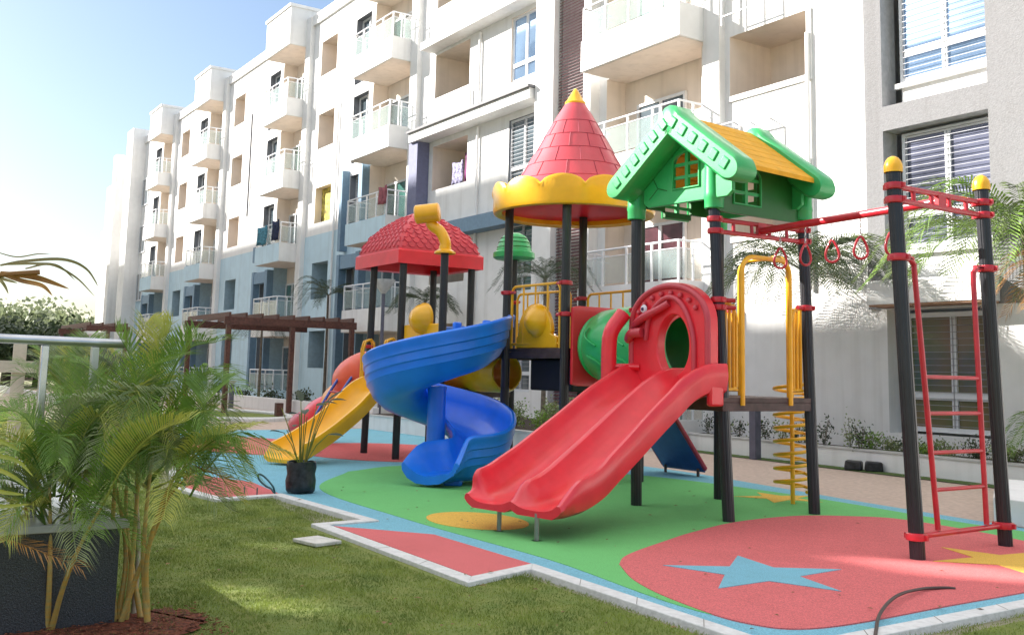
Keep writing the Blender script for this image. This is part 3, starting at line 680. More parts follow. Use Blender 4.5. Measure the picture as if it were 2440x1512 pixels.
for xx in (-7.92, -7.32):
    q = MB(); q.tube([(xx, 5.20, 0.0), (xx, 5.20, 0.24)], 0.022, 10); q.tube([(xx, 5.20, 0.0), (xx, 5.20, 0.008)], 0.05, 12); q.build('slide_foot', mat('galvanised', (0.35, 0.34, 0.32), 0.5, 0.8), ps, smooth=40)
# red arch hood over the slide entrance
q = MB(); yA = 7.50
def arch_outline(x0, x1, z0, zs, zt, n=22):
    c = (x0 + x1) / 2; r = (x1 - x0) / 2
    return [(x0, z0)] + [(c - r * math.cos(math.pi * k / n), zs + (zt - zs) * max(0.0, math.sin(math.pi * k / n)) ** 0.85) for k in range(n + 1)] + [(x1, z0)]
def panel_with_hole(mb, outer, hole, y0, y1):
    """outer/hole: lists of equal length (x, z) - ring mesh with thickness"""
    n = len(outer); vs = [(x, y0, z) for x, z in outer] + [(x, y0, z) for x, z in hole] + [(x, y1, z) for x, z in outer] + [(x, y1, z) for x, z in hole]; fs = []
    for i in range(n):
        j = (i + 1) % n
        fs += [(i, j, n + j, n + i), (2 * n + j, 2 * n + i, 3 * n + i, 3 * n + j), (j, i, 2 * n + i, 2 * n + j), (n + i, n + j, 3 * n + j, 3 * n + i)]
    mb.add(vs, fs)
def resample(poly, n, c):
    """points of polygon at n equally spaced angles around c (from below, clockwise)"""
    out = []
    for k in range(n):
        a = -math.pi / 2 - 2 * math.pi * k / n; d = (math.cos(a), math.sin(a)); best = None
        for i in range(len(poly)):
            p = poly[i]; r = poly[(i + 1) % len(poly)]; ex, ey = r[0] - p[0], r[1] - p[1]; den = d[0] * ey - d[1] * ex
            if abs(den) < 1e-9: continue
            t = ((p[0] - c[0]) * ey - (p[1] - c[1]) * ex) / den; u = ((p[0] - c[0]) * d[1] - (p[1] - c[1]) * d[0]) / den
            if t > 0 and -1e-6 <= u <= 1 + 1e-6 and (best is None or t < best): best = t
        best = best or 0.1; out.append((c[0] + d[0] * best, c[1] + d[1] * best))
    return out
hc = (-8.02, 1.78)
outer = arch_outline(-8.72, -7.46, 1.27, 1.98, 2.47)
ell = [(hc[0] + 0.25 * math.cos(a), hc[1] + (0.34 if math.sin(a) > 0 else 0.32) * math.sin(a)) for a in [2 * math.pi * k / 48 for k in range(48)]]
N = 64; panel_with_hole(q, resample(outer, N, hc), resample(ell, N, hc), 7.44, 7.56)
hood = q.build('entrance_arch', RED, ps, smooth=40, bevel=0.012)
q = MB()     # raised outer rim and animal face relief
q.tube([(x, 7.44, z) for x, z in arch_outline(-8.69, -7.49, 1.30, 1.98, 2.43, 26)], 0.035, 8)
q.tube(smooth_path([(-8.44, 7.43, 1.85), (-8.36, 7.42, 2.12), (-8.1, 7.42, 2.30), (-7.86, 7.42, 2.22), (-7.70, 7.43, 1.9), (-7.68, 7.43, 1.5)], 6), 0.03, 8)
q.tube(smooth_path([(-8.62, 7.42, 2.02), (-8.42, 7.38, 2.10), (-8.2, 7.38, 2.17), (-8.06, 7.42, 2.24)], 6), [0.045] * 10 + [0.04] * 9, 8)
q.tube(smooth_path([(-8.72, 7.42, 1.86), (-8.6, 7.36, 1.92), (-8.45, 7.38, 1.93)], 6), 0.055, 10)
for k in range(9):
    a = R(168 - k * 17); q.lathe([(0.03, 0), (0.024, 0.02), (0, 0.028)], 10, Matrix.Translation((-8.10 + 0.52 * math.cos(a), 7.43, 1.98 + 0.37 * math.sin(a))) @ Matrix.Rotation(R(90), 4, 'X'))
q.build('relief', PINKRED, hood, smooth=50)
q = MB(); q.lathe([(0.05, 0), (0.045, 0.012), (0.03, 0.02), (0, 0.022)], 20, Matrix.Translation((-8.44, 7.40, 2.19)) @ Matrix.Rotation(R(90), 4, 'X')); eye = q.build('eye', mat('eye_white', (0.75, 0.72, 0.78), 0.4), hood, smooth=50)
q = MB(); q.lathe([(0.02, 0.02), (0.018, 0.03), (0, 0.032)], 14, Matrix.Translation((-8.44, 7.40, 2.19)) @ Matrix.Rotation(R(90), 4, 'X')); q.build('pupil', mat('eye_violet', (0.06, 0.02, 0.10), 0.4), eye, smooth=50)
# left strut of the hood, in front of the panel, tied with a short rung
q = MB(); q.tube(smooth_path([(-8.80, 7.20, 1.36), (-8.80, 7.20, 1.75), (-8.78, 7.22, 1.95), (-8.74, 7.36, 2.15)], 5), 0.088, 12); q.tube([(-8.8, 7.2, 1.55), (-8.56, 7.44, 1.55)], 0.035, 8); q.build('hood_strut', RED, ps, smooth=45)
for cx_ in (-7.43, -8.72):
    q = MB(); q.box(cx_ - 0.035, cx_ + 0.035, 7.38, 7.58, 1.16, 1.52); q.build('slide_cheek', RED, ps, bevel=0.025)

# ---- green barrel tunnel with square end panels
def sq_panel(x, y0, y1, z0, z1, r, m):
    q = MB(); c = ((y0 + y1) / 2, (z0 + z1) / 2); rr = 0.05
    sqp = [(y0, z0), (y0, z1), (y1, z1), (y1, z0)]; circ = [(c[0] + r * math.cos(a), c[1] + r * math.sin(a)) for a in [2 * math.pi * k / 48 for k in range(48)]]
    n = 64; o1 = resample(sqp, n, c); o2 = resample(circ, n, c); vs = [(x, y, z) for y, z in o1] + [(x, y, z) for y, z in o2] + [(x + 0.05, y, z) for y, z in o1] + [(x + 0.05, y, z) for y, z in o2]; fs = []
    for i in range(n):
        j = (i + 1) % n; fs += [(j, i, n + i, n + j), (2 * n + i, 2 * n + j, 3 * n + j, 3 * n + i), (i, j, 2 * n + j, 2 * n + i), (n + j, n + i, 3 * n + i, 3 * n + j)]
    q.add(vs, fs); return q.build('end_panel', m, ps, bevel=0.008)
sq_panel(-10.66, 8.06, 9.30, 1.30, 2.36, 0.42, RED); sq_panel(-8.92, 8.02, 8.95, 1.27, 2.3, 0.40, RED)
q = MB(); cy, cz = 8.56, 1.83
prof = [(0.43, 0.0), (0.45, 0.05), (0.43, 0.08), (0.49, 0.18), (0.515, 0.5), (0.52, 0.85), (0.515, 1.2), (0.49, 1.50), (0.43, 1.60), (0.45, 1.63), (0.43, 1.68), (0.40, 1.68), (0.48, 0.85), (0.40, 0.0)]
MX = Matrix(((0, 0, 1, -10.60), (1, 0, 0, cy), (0, 1, 0, cz), (0, 0, 0, 1)))
q.lathe(prof, 40, MX); tun = q.build('barrel_tunnel', GREEN, ps, smooth=40)
q = MB()
for s_ in (0.4, 0.95):
    for sg in (0.35, -0.45):
        pts = []
        for k in range(9):
            a = R(205) + sg * 0.9; a2 = a + (k - 4) * 0.06; x = -10.6 + s_ + 0.14 * math.sin(k / 8 * math.pi) * (1 if sg > 0 else -1); pts.append((x + (k - 4) * 0.025, cy + 0.522 * math.cos(a2 - 0.35 + 0.1), cz + 0.522 * math.sin(a2 - 0.35 + 0.1)))
        q = MB(); q.tube(pts, 0.014, 6); q.build('swirl_relief', GREEN, tun, smooth=50)

# ---- house roof (gabled, green bargeboards, yellow middle)
RM = Matrix.Translation((-8.05, 8.3, 0)) @ Matrix.Rotation(R(5), 4, 'Z')
def rb(q, name, m, **k):
    q.v = [tuple(RM @ Vector(p)) for p in q.v]; return q.build(name, m, ps, **k)
HS, ZE, ZR = 0.86, 3.66, 4.33
def gable_band(y0, y1, out=0.06, inn=0.22):
    """thick rounded V-shaped board following the roof line; top and bottom contours are paired so it stays open below"""
    q = MB(); dl = Vector((HS, ZR - ZE)).normalized(); r = (out + inn) / 2; prs = []
    nl = Vector((-dl.y, dl.x)); mid0 = Vector((-HS, ZE)) + nl * (out - inn) / 2
    for k in range(7):
        a = math.pi / 2 * k / 6; c = mid0 - dl * (r * math.cos(a)); h = r * math.sin(a); prs.append((c + nl * h, c - nl * h))
    Tt = Vector((0, ZR)) + nl * (out - inn) / 2
    L_ = (Vector((0, ZR)) - Vector((-HS, ZE))).length
    for t in (0.3, 0.6, 0.86): c = mid0 + dl * L_ * t; prs.append((c + nl * r, c - nl * r))
    topc = ZR + out * 1.0; botc = ZR - inn * 1.28
    prs.append((Vector((-0.07, topc - 0.005)), Vector((-0.04, botc - 0.012))))
    full = prs + [(Vector((0, topc + 0.012)), Vector((0, botc)))] + [(Vector((-a.x, a.y)), Vector((-b.x, b.y))) for a, b in prs[::-1]]
    m_ = len(full); vs = []; e = 0.035
    for (yy, sc) in ((y0, 0.80), (y0 + e, 1.0), (y1 - e, 1.0), (y1, 0.80)):
        for a, b in full:
            c = (a + b) / 2; a2 = c + (a - c) * sc; b2 = c + (b - c) * sc; vs += [(a2.x, yy, a2.y), (b2.x, yy, b2.y)]
    fs = []; S_ = m_ * 2
    for i in range(m_ - 1):
        o = i * 2; fs.append((o, o + 1, o + 3, o + 2)); p = 3 * S_ + o; fs.append((p, p + 2, p + 3, p + 1))
        for j in range(3):
            a = j * S_ + o; b = (j + 1) * S_ + o; fs.append((a, a + 2, b + 2, b)); fs.append((a + 1, b + 1, b + 3, a + 3))
    q.add(vs, fs); return q
q = gable_band(-1.00, -0.68); o = rb(q, 'bargeboard', GREEN, smooth=50)
q = MB()   # row of square pads on the front bargeboard
for sd in (-1, 1):
    for k in range(6):
        t = 0.08 + k * 0.165; cx = sd * HS * t; czz = lerp(ZR, ZE, t) - 0.085; ang = math.atan2(ZE - ZR, HS) * sd
        mm = Matrix.Translation((cx, -0.995, czz)) @ Matrix.Rotation(-ang, 4, 'Y')
        q.box(-0.052, 0.052, -0.02, 0.02, -0.062, 0.062, mm)
rb(q, 'trim_pad', GREEN, bevel=0.014)
q = gable_band(0.44, 0.72); rb(q, 'bargeboard', GREEN, smooth=50)
# yellow slopes with board lines
for sd in (-1, 1):
    q = MB(); nb = 7
    for k in range(nb):
        t0, t1 = k / nb, (k + 1) / nb - 0.004
        a = Vector((sd * HS * t0, 0, lerp(ZR, ZE, t0) + 0.0)); b = Vector((sd * HS * 1.0 * t1, 0, lerp(ZR, ZE, t1) + 0.0)); lift = Vector((0, 0, 0.012 - 0.010 * 0))
        vs = []
        for yy in (-0.69, 0.45):
            vs += [(a.x, yy, a.z - 0.003), (b.x, yy, b.z - 0.0), (b.x, yy, b.z - 0.05), (a.x, yy, a.z - 0.07)]
        q.add(vs, [(0, 1, 2, 3), (7, 6, 5, 4), (0, 4, 5, 1), (1, 5, 6, 2), (2, 6, 7, 3), (3, 7, 4, 0)])
    rb(q, 'roof_slope', ROOFYEL, label='yellow boarded roof slope')
# gable panels and side panels with windows; sleeves over the posts
def wpanel(wd, z0, z1, peak=None, wx=0, wz=3.70, ww=0.17, wh=0.19, th=0.05):
    """panel in local xz plane centred on x=0 with an arched window hole; returns MB (front y=0, back y=th)"""
    q = MB(); outer = [(-wd, z0), (-wd, z1)] + ([(0, peak)] if peak else []) + [(wd, z1), (wd, z0)]
    hole = [(wx - ww, wz - wh), (wx - ww, wz + wh * 0.45)] + [(wx - ww * math.cos(math.pi * k / 10), wz + wh * 0.45 + wh * 0.6 * math.sin(math.pi * k / 10)) for k in range(1, 10)] + [(wx + ww, wz + wh * 0.45), (wx + ww, wz - wh)]
    n = 56; panel_with_hole(q, resample(outer, n, (wx, wz)), resample(hole, n, (wx, wz)), 0.0, th)
    fr = MB()
    fr.box(wx - 0.022, wx + 0.022, 0.004, th - 0.004, wz - wh, wz + wh * 1.05)
    for zz in (wz - wh * 0.36, wz + wh * 0.36): fr.box(wx - ww, wx + ww, 0.008, th - 0.008, zz - 0.017, zz + 0.017)
    rim = [(p[0], -0.006, p[1]) for p in hole]; fr.tube(rim, 0.014, 6, closed=True)
    return q, fr
def place(q, mtx): q.v = [tuple(mtx @ Vector(p)) for p in q.v]; return q
def stones(lst):
    s_ = MB()
    for pts in lst: s_.tube([(x, -0.002, z) for x, z in pts], 0.006, 5)
    return s_
crack = [[(-0.55, 3.45), (-0.42, 3.56), (-0.5, 3.7), (-0.38, 3.82)], [(-0.42, 3.56), (-0.28, 3.52)], [(0.3, 3.5), (0.42, 3.62), (0.34, 3.78), (0.5, 3.85)], [(0.42, 3.62), (0.58, 3.6)], [(0.34, 3.78), (0.24, 3.92), (0.32, 4.05)], [(-0.2, 3.98), (-0.1, 4.08), (0.05, 4.02), (0.12, 4.12)], [(-0.38, 3.82), (-0.26, 3.9)]]
for (yy, rot) in ((-0.70, 0), (0.56, 180)):
    mm = RM @ Matrix.Translation((0, yy, 0)) @ Matrix.Rotation(R(rot), 4, 'Z')
    q, fr = wpanel(0.64, 3.36, 3.74, 4.26, wz=3.72, ww=0.19, wh=0.20); q = place(q, mm); fr = place(fr, mm); st = place(stones(crack), mm)
    go = q.build('gable_panel', GREEN, ps, bevel=0.006); fr.build('window_bars', GREEN, go); st.build('stone_relief', DGREEN, go)
for (xx, rot) in ((-7.58, 90), (-8.84, -90)):
    mm = Matrix.Translation((xx, 8.34, 0)) @ Matrix.Rotation(R(rot), 4, 'Z')
    q, fr = wpanel(0.68, 3.22 if rot > 0 else 3.40, 3.82, None, wx=(-0.22 if rot > 0 else 0.1), wz=3.54, wh=0.21, ww=0.21); q = place(q, mm); fr = place(fr, mm)
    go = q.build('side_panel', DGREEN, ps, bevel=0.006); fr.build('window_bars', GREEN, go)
for k in ('hA', 'hB', 'hC', 'hD'):
    q = MB(); p = pp(k, 3.3); q.lathe([(0.085, -0.05), (0.105, -0.04), (0.105, 0.05), (0.112, 0.07), (0.105, 0.12), (0.10, 0.48), (0.02, 0.52)], 20, Matrix.Translation(p)); q.build('post_sleeve', GREEN, ps, smooth=35)

# ---- cone roof with scalloped yellow valance
CX, CY = -11.42, 8.66
CT = Matrix.Translation((CX, CY, 0))
q = MB(); nn = 120; ring = []
vs = []; RZ0 = 3.72
for k in range(nn):
    a = 2 * math.pi * k / nn; sc = abs(math.sin(a * 6.0)) ** 0.6     # 12 scallops
    for (r, z) in ((1.10, RZ0 - 0.015), (1.155, RZ0), (1.17, RZ0 + 0.05), (1.165, RZ0 + 0.20), (1.19, RZ0 + 0.26 + 0.10 * sc), (1.175, RZ0 + 0.285 + 0.115 * sc), (1.12, RZ0 + 0.285 + 0.115 * sc), (1.09, RZ0 + 0.25), (1.06, RZ0 + 0.10), (1.04, RZ0 + 0.02)):
        vs.append((CX + r * math.cos(a), CY + r * math.sin(a), z))
c_ = 10; fs = []
for k in range(nn):
    k2 = (k + 1) % nn
    for j in range(c_): fs.append((k * c_ + j, k2 * c_ + j, k2 * c_ + (j + 1) % c_, k * c_ + (j + 1) % c_))
q.add(vs, fs); q.build('valance', YEL, ps, smooth=50)
q = MB(); q.lathe([(1.06, 3.93), (0.98, 3.990), (0.93, 4.059), (0.80, 4.248), (0.62, 4.549), (0.43, 4.893), (0.25, 5.211), (0.14, 5.383), (0.10, 5.418), (0.0, 5.426)], 64, CT); cone = q.build('cone_roof', PINKRED, ps, smooth=40, label='tall red cone roof')
q = MB(); q.lathe([(1.07, 3.80), (0.6, 4.007), (0.0, 4.076)], 48, CT); q.build('roof_underside', RED, ps, smooth=60)
def cone_r(z):
    pr = [(0.93, 4.059), (0.80, 4.248), (0.62, 4.549), (0.43, 4.893), (0.25, 5.211), (0.14, 5.383)]
    for i in range(5):
        if pr[i][1] <= z <= pr[i + 1][1]: return lerp(pr[i][0], pr[i + 1][0], (z - pr[i][1]) / (pr[i + 1][1] - pr[i][1]))
    return 0.93
q = MB(); zr = [4.18, 4.40, 4.63, 4.85, 5.07]
for i, z in enumerate(zr):
    q.tube([(CX + (cone_r(z) + 0.001) * math.cos(2 * math.pi * k / 48), CY + (cone_r(z) + 0.001) * math.sin(2 * math.pi * k / 48), z) for k in range(48)], 0.0055, 5, closed=True)
    z2 = zr[i - 1] if i else 4.0; nb = 12
    if i:
        for k in range(nb):
            a = 2 * math.pi * (k + 0.5 * (i % 2)) / nb; q.tube([(CX + (cone_r(zz) + 0.001) * math.cos(a), CY + (cone_r(zz) + 0.001) * math.sin(a), zz) for zz in (z2, (z + z2) / 2, z)], 0.0055, 5)
q.build('brick_joint', mat('dark_red_joint', (0.35, 0.02, 0.05), 0.6), cone)
q = MB(); q.lathe([(0.15, 5.366), (0.155, 5.392), (0.12, 5.435), (0.06, 5.538), (0.02, 5.607), (0, 5.615)], 24, CT); q.build('finial', YEL, ps, smooth=40)

# ---- red domed roof with scale tiles
DXc, DYc, DHS = -15.55, 8.38, 0.80
def dome_pt(u, v):
    """u,v in -1..1 on the square"""
    m_ = max(abs(u), abs(v)); h = 0.86 * (1 - m_ ** 1.9) ** 0.95 if m_ < 1 else 0; return (DXc + u * DHS, DYc + v * DHS, 3.47 + h)
q = MB(); n = 24
def dprof(t):  # t 0 at eave, 1 at top : (half size, z)
    return (DHS * (1 - t ** 1.6) + 0.02 * t, 3.46 + 0.80 * (0.6 * t + 0.4 * math.sin(t * math.pi / 2)))
rings = []
for i in range(17):
    h, z = dprof(i / 16); c = min(0.06, h * 0.3)
    rings.append([(DXc + a * h, DYc + b * h, z) for a, b in ((-1, -1 + c / h), (-1 + c / h, -1), (1 - c / h, -1), (1, -1 + c / h), (1, 1 - c / h), (1 - c / h, 1), (-1 + c / h, 1), (-1, 1 - c / h))])
vs = [p for r_ in rings for p in r_]; fs = []
for i in range(16):
    for k in range(8): fs.append((i * 8 + k, i * 8 + (k + 1) % 8, (i + 1) * 8 + (k + 1) % 8, (i + 1) * 8 + k))
fs.append(tuple(range(16 * 8, 17 * 8))); q.add(vs, fs); dome = q.build('dome_roof', mat('tile_red_plastic', (0.68, 0.055, 0.07), 0.5, var=0.05, coat=0.15), ps, smooth=30, label='red domed roof with scale tiles')
q = MB(); o_ = DHS + 0.03
for (a0, b0, a1, b1) in ((-1, -1, 1, -1), (1, -1, 1, 1), (1, 1, -1, 1), (-1, 1, -1, -1)):
    vs = []
    for (a, b) in ((a0, b0), (a1, b1)):
        vs += [(DXc + a * o_, DYc + b * o_, 3.22), (DXc + a * o_, DYc + b * o_, 3.44), (DXc + a * (o_ - 0.04), DYc + b * (o_ - 0.04), 3.475), (DXc + a * (o_ - 0.07), DYc + b * (o_ - 0.07), 3.44), (DXc + a * (o_ - 0.06), DYc + b * (o_ - 0.06), 3.24)]
    q.add(vs, [(i, (i + 1) % 5, 5 + (i + 1) % 5, 5 + i) for i in range(5)])
q.build('roof_skirt', RED, ps, smooth=30)
q = MB()    # scale tiles: u-shaped ridges in rows
for face in range(4):
    ca, sa = math.cos(face * math.pi / 2), math.sin(face * math.pi / 2)
    for row in range(9):
        t0 = 0.04 + row * 0.085; h, z = dprof(t0); h2, z2 = dprof(t0 + 0.085); nt2 = max(1, int(round(2 * h / 0.155))); wd = 2 * h / nt2
        for k in range(nt2 + (row % 2)):
            cu = -h + wd * (k + 0.5) - (wd / 2 if row % 2 else 0)
            pts = []
            for j in range(7):
                a = math.pi * j / 6; du = -math.cos(a) * wd * 0.47; dv = 1 - math.sin(a); u = cu + du
                if abs(u) > lerp(h, h2, dv) - 0.01: continue
                hh, zz = lerp(h, h2, dv * 0.9), lerp(z, z2, dv * 0.9); x, y = u, -hh - 0.004; pts.append((DXc + x * ca - y * sa, DYc + x * sa + y * ca, zz + 0.004))
            if len(pts) > 2: q.tube(pts, 0.009, 5)
q.build('scale_tiles', mat('tile_shade_red', (0.62, 0.045, 0.07), 0.5), dome)

# ---- yellow bent pipe head on its post and the green mushroom cap
q = MB(); b = pp('lA', 3.3)
q.lathe([(0.17, -0.03), (0.165, 0.0), (0.10, 0.04), (0.09, 0.1)], 20, Matrix.Translation(b)); 
q.tube(smooth_path([b, b + Vector((0, 0, 0.15)), b + Vector((-0.06, -0.06, 0.32)), b + Vector((-0.16, -0.15, 0.42)), b + Vector((-0.22, -0.16, 0.55))], 5), 0.088, 16)
hd = b + Vector((-0.16, -0.24, 0.60)); ax = Vector((0.50, 0.62, 0.10)).normalized()
q.tube([hd - ax * 0.20, hd - ax * 0.18, hd + ax * 0.17, hd + ax * 0.19], [0.125, 0.15, 0.15, 0.125], 22)
q.build('periscope', YEL, ps, smooth=45, label='yellow bent pipe ornament')
q = MB(); MTc = Matrix.Translation(pp('lB', 3.36)); q.lathe([(0.10, -0.06), (0.30, -0.05), (0.345, -0.02), (0.345, 0.06), (0.30, 0.085), (0.285, 0.14), (0.25, 0.25), (0.19, 0.34), (0.10, 0.39), (0, 0.40)], 32, MTc); mc = q.build('mushroom_cap', GREEN, ps, smooth=35)
q = MB()
for z, r in ((0.15, 0.284), (0.23, 0.262), (0.30, 0.225)): q.tube([Vector(MTc.translation) + Vector((r * math.cos(2 * math.pi * k / 30), r * math.sin(2 * math.pi * k / 30), z)) for k in range(30)], 0.006, 5, closed=True)
q.build('brick_joint', DGREEN, mc)

# ---- blue spiral slide
SC = Vector((-12.20, 6.93)); RMd = 0.60
pts = [Vector((-12.68, 8.02, 1.80)), Vector((-12.50, 7.80, 1.79)), Vector((-12.20, 7.62, 1.77))]
a0 = 38; a1 = -366; nseg = 62
for i in range(nseg + 1):
    t = i / nseg; a = R(lerp(a0, a1, t)); z = lerp(1.72, 0.24, t ** 0.97); rr = 0.60 + 0.24 * max(0, (t - 0.78) / 0.22) ** 1.6
    if t > 0.86: z = lerp(z, 0.20, (t - 0.86) / 0.14)
    pts.append(Vector((SC.x + rr * math.cos(a), SC.y + rr * math.sin(a), z)))
ed = Vector((math.sin(R(a1)), -math.cos(R(a1)), 0)); last = pts[-1]
for k in range(1, 7): pts.append(last + ed * 0.10 * k + Vector((0.012 * k * k * 0.5, 0, -0.010 * k)))
P = pts; n = len(P); L = []; U = []
for i in range(n):
    t = (P[min(i + 1, n - 1)] - P[max(i - 1, 0)]); t.z = 0; t.normalize(); L.append(Vector((-t.y, t.x, 0)))   # left of travel = outer side
    U.append(Vector((0, 0, 1)))
secs = []
for i in range(n):
    t = i / (n - 1); e = max(0, (t - 0.88) / 0.12); s0 = max(0, 1 - t / 0.05)
    ho = lerp(lerp(0.50, 0.45, t), 0.18, max(0, (t - 0.955) / 0.045)); g_ = min(1, max(0, (t - 0.72) / 0.2)); g_ = g_ * g_ * (3 - 2 * g_); e2 = max(0, (t - 0.965) / 0.035); hi = lerp(lerp(0.17, 0.36, g_), 0.16, e2); w = 0.36 + 0.03 * g_; wi = lerp(0.40, 0.33, min(1, s0 + g_)); d_ = lerp(-0.10, -0.03, min(1, s0 + e))
    top = [(w + 0.085, ho - 0.04), (w + 0.085, ho - 0.01), (w + 0.06, ho + 0.012), (w + 0.03, ho + 0.012), (w + 0.005, ho - 0.02), (w - 0.01, ho * 0.62), (w - 0.05, ho * 0.32), (w - 0.13, 0.06 + d_ * 0.4), (w - 0.25, d_ + 0.05), (0, d_ + 0.03), (-wi + 0.20, d_ + 0.06), (-wi + 0.07, hi * 0.6), (-wi + 0.01, hi - 0.01), (-wi - 0.015, hi + 0.005), (-wi - 0.04, hi - 0.02)]
    bot = [(-wi - 0.03, hi * 0.4), (-wi + 0.05, d_), (-wi + 0.18, d_ - 0.06), (0.02, d_ - 0.07), (w - 0.20, d_ - 0.05), (w - 0.08, d_ * 0.5), (w - 0.01, ho * 0.16), (w + 0.010, ho * 0.20), (w + 0.020, ho * 0.38), (w + 0.042, ho * 0.42), (w + 0.045, ho * 0.62), (w + 0.066, ho * 0.66), (w + 0.068, ho * 0.84)]
    secs.append(top + bot)
m = MB(); m.sweep(P, L, U, secs); m.build('spiral_slide', BLUE, ps, smooth=38, label='blue spiral slide')
q = MB(); q.lathe([(0.15, 0.0), (0.13, 0.06), (0.125, 1.15), (0.14, 1.25), (0.0, 1.26)], 24, Matrix.Translation((SC.x, SC.y, 0))); q.build('spiral_column', BLUE, ps, smooth=40)
ft = P[-6]; q = MB(); q.prism([(-0.16, -0.12), (0.16, -0.12), (0.16, 0.12), (-0.16, 0.12)], 0.10, Matrix.Translation((ft.x, ft.y, 0)) @ Matrix.Rotation(R(-35), 4, 'Z')); q.build('slide_foot', BLUE, ps, bevel=0.03)
q = MB(); q.box(-13.1, -12.16, 7.70, 7.80, 1.78, 2.26); q.v = [p for p in q.v]
for cx_ in (-13.06, -12.22):
    q = MB(); q.box(cx_ - 0.04, cx_ + 0.04, 7.66, 7.80, 1.74, 2.2); q.build('slide_cheek', BLUE, ps, bevel=0.03)

# ---- yellow wave slide on the left tower
P = smooth_path([(-15.28, 7.74, 1.15), (-15.22, 7.4, 1.03), (-15.08, 6.95, 0.67), (-14.94, 6.5, 0.38), (-14.80, 6.1, 0.18), (-14.68, 5.82, 0.08), (-14.60, 5.64, 0.06)], 6)
L, U = frame_along(P); secs = []; n = len(P)
for i in range(n):
    t = i / (n - 1); e = max(0, (t - 0.85) / 0.15); hh = lerp(0.26, 0.07, e); W = 0.36; fl = 0.03
    top = [(-W, hh - 0.02), (-W + 0.012, hh), (-W + 0.04, hh)] + [(-math.cos(math.pi * k / 14) * (W - 0.05), fl + (hh - fl) * abs(math.cos(math.pi * k / 14)) ** 3) for k in range(15)] + [(W - 0.04, hh), (W - 0.012, hh), (W, hh - 0.02)]
    bot = [(W - 0.0, hh * 0.7), (W - 0.012, hh * 0.66), (W - 0.014, hh * 0.4), (W - 0.03, hh * 0.36), (W - 0.035, 0.02), (W - 0.10, -0.02), (-W + 0.10, -0.02), (-W + 0.035, 0.02), (-W + 0.03, hh * 0.36), (-W, hh * 0.7)]
    secs.append(top + bot)
m = MB(); m.sweep(P, L, U, secs); m.build('slide', YEL, ps, smooth=42, label='single yellow slide')
# ---- caterpillar crawl tube, segments in red / orange / yellow
segs = [((-16.25, 7.98, 1.42), (-17.30, 7.95, 1.16), 0.46, ORANGE), ((-17.35, 8.12, 1.02), (-18.25, 8.08, 0.76), 0.36, mat('light_orange_plastic', (0.90, 0.34, 0.04), 0.4, coat=0.2)), ((-18.25, 8.08, 0.68), (-19.15, 8.05, 0.44), 0.34, RED), ((-19.15, 8.05, 0.40), (-19.9, 8.02, 0.24), 0.28, PINKRED)]
for a, b, r, mt in segs:
    a = Vector(a); b = Vector(b); q = MB(); ps_ = [a.lerp(b, t) for t in (0, 0.04, 0.14, 0.3, 0.5, 0.7, 0.86, 0.96, 1)]; q.tube(ps_, [r * k for k in (0.72, 0.82, 0.92, 0.99, 1.0, 0.99, 0.92, 0.82, 0.72)], 26); q.build('crawl_tube_segment', mt, ps, smooth=50)
# ---- blue side ladder
for dx in (0, 0.5):
    q = MB(); q.tube(smooth_path([(-16.4 + dx * 0 - dx, 7.75, 1.35), (-16.4 - dx, 7.62, 1.36), (-16.3 - dx, 7.35, 1.05), (-16.2 - dx, 6.95, 0.45), (-16.15 - dx, 6.78, 0.14), (-16.15 - dx, 6.6, 0.10), (-16.15 - dx, 6.3, 0.12), (-16.15 - dx, 6.22, 0.02)], 5), 0.026, 8); q.build('ladder_rail', BLUEM, ps, smooth=50)
for k in range(6):
    t = k / 5; q = MB(); y = lerp(7.35, 6.85, t); z = lerp(1.05, 0.24, t); q.tube([(-16.3, y, z), (-16.78, y, z)], 0.018, 8); q.build('ladder_rung', REDM, ps, smooth=50)
q = MB(); q.tube([(-16.15, 6.55, 0), (-16.15, 6.55, 0.11)], 0.025, 8); q.tube([(-16.65, 6.55, 0), (-16.65, 6.55, 0.11)], 0.025, 8); q.build('ladder_foot', BLUEM, ps)

# ---- left tower panels
def bar_rail(p0, p1, z0, z1, nb, m=YELM, r=0.02, name='guard_rail', curve=False):
    """barrier with rounded upper corners; hooks over the deck"""
    p0 = Vector(p0); p1 = Vector(p1); q = MB(); d = (p1 - p0); ln = d.length; u = d.normalized()
    def P_(s, z): v = p0 + u * s; return Vector((v.x, v.y, z))
    q.tube([P_(0, z0 - 0.08), P_(0, z1 - 0.08), P_(0.03, z1 - 0.025), P_(0.08, z1), P_(ln - 0.08, z1), P_(ln - 0.03, z1 - 0.025), P_(ln, z1 - 0.08), P_(ln, z0 - 0.08)], r, 10)
    q.tube([P_(0, z0 + 0.06), P_(ln, z0 + 0.06)], r * 0.8, 8)
    for i in range(1, nb): q.tube([P_(ln * i / nb, z0 + 0.06), P_(ln * i / nb, z1)], r * 0.72, 8)
    return q.build(name, m, ps, smooth=50)
bar_rail((-11.98, 8.0), (-10.86, 8.03), DZ2, 2.68, 4); bar_rail((-12.2, 9.22), (-13.5, 9.12), DZ2, 2.72, 5); bar_rail((-11.98, 9.38), (-10.86, 9.36), DZ2, 2.66, 4)
q = MB(); outer = [(-11.86, 1.80), (-11.86, 1.95), (-11.80, 2.0)] + [(-11.42 - 0.40 * math.cos(math.pi * k / 14), 2.02 + 0.40 * math.sin(math.pi * k / 14)) for k in range(15)] + [(-11.04, 2.0), (-10.90, 1.95), (-10.90, 1.80)]
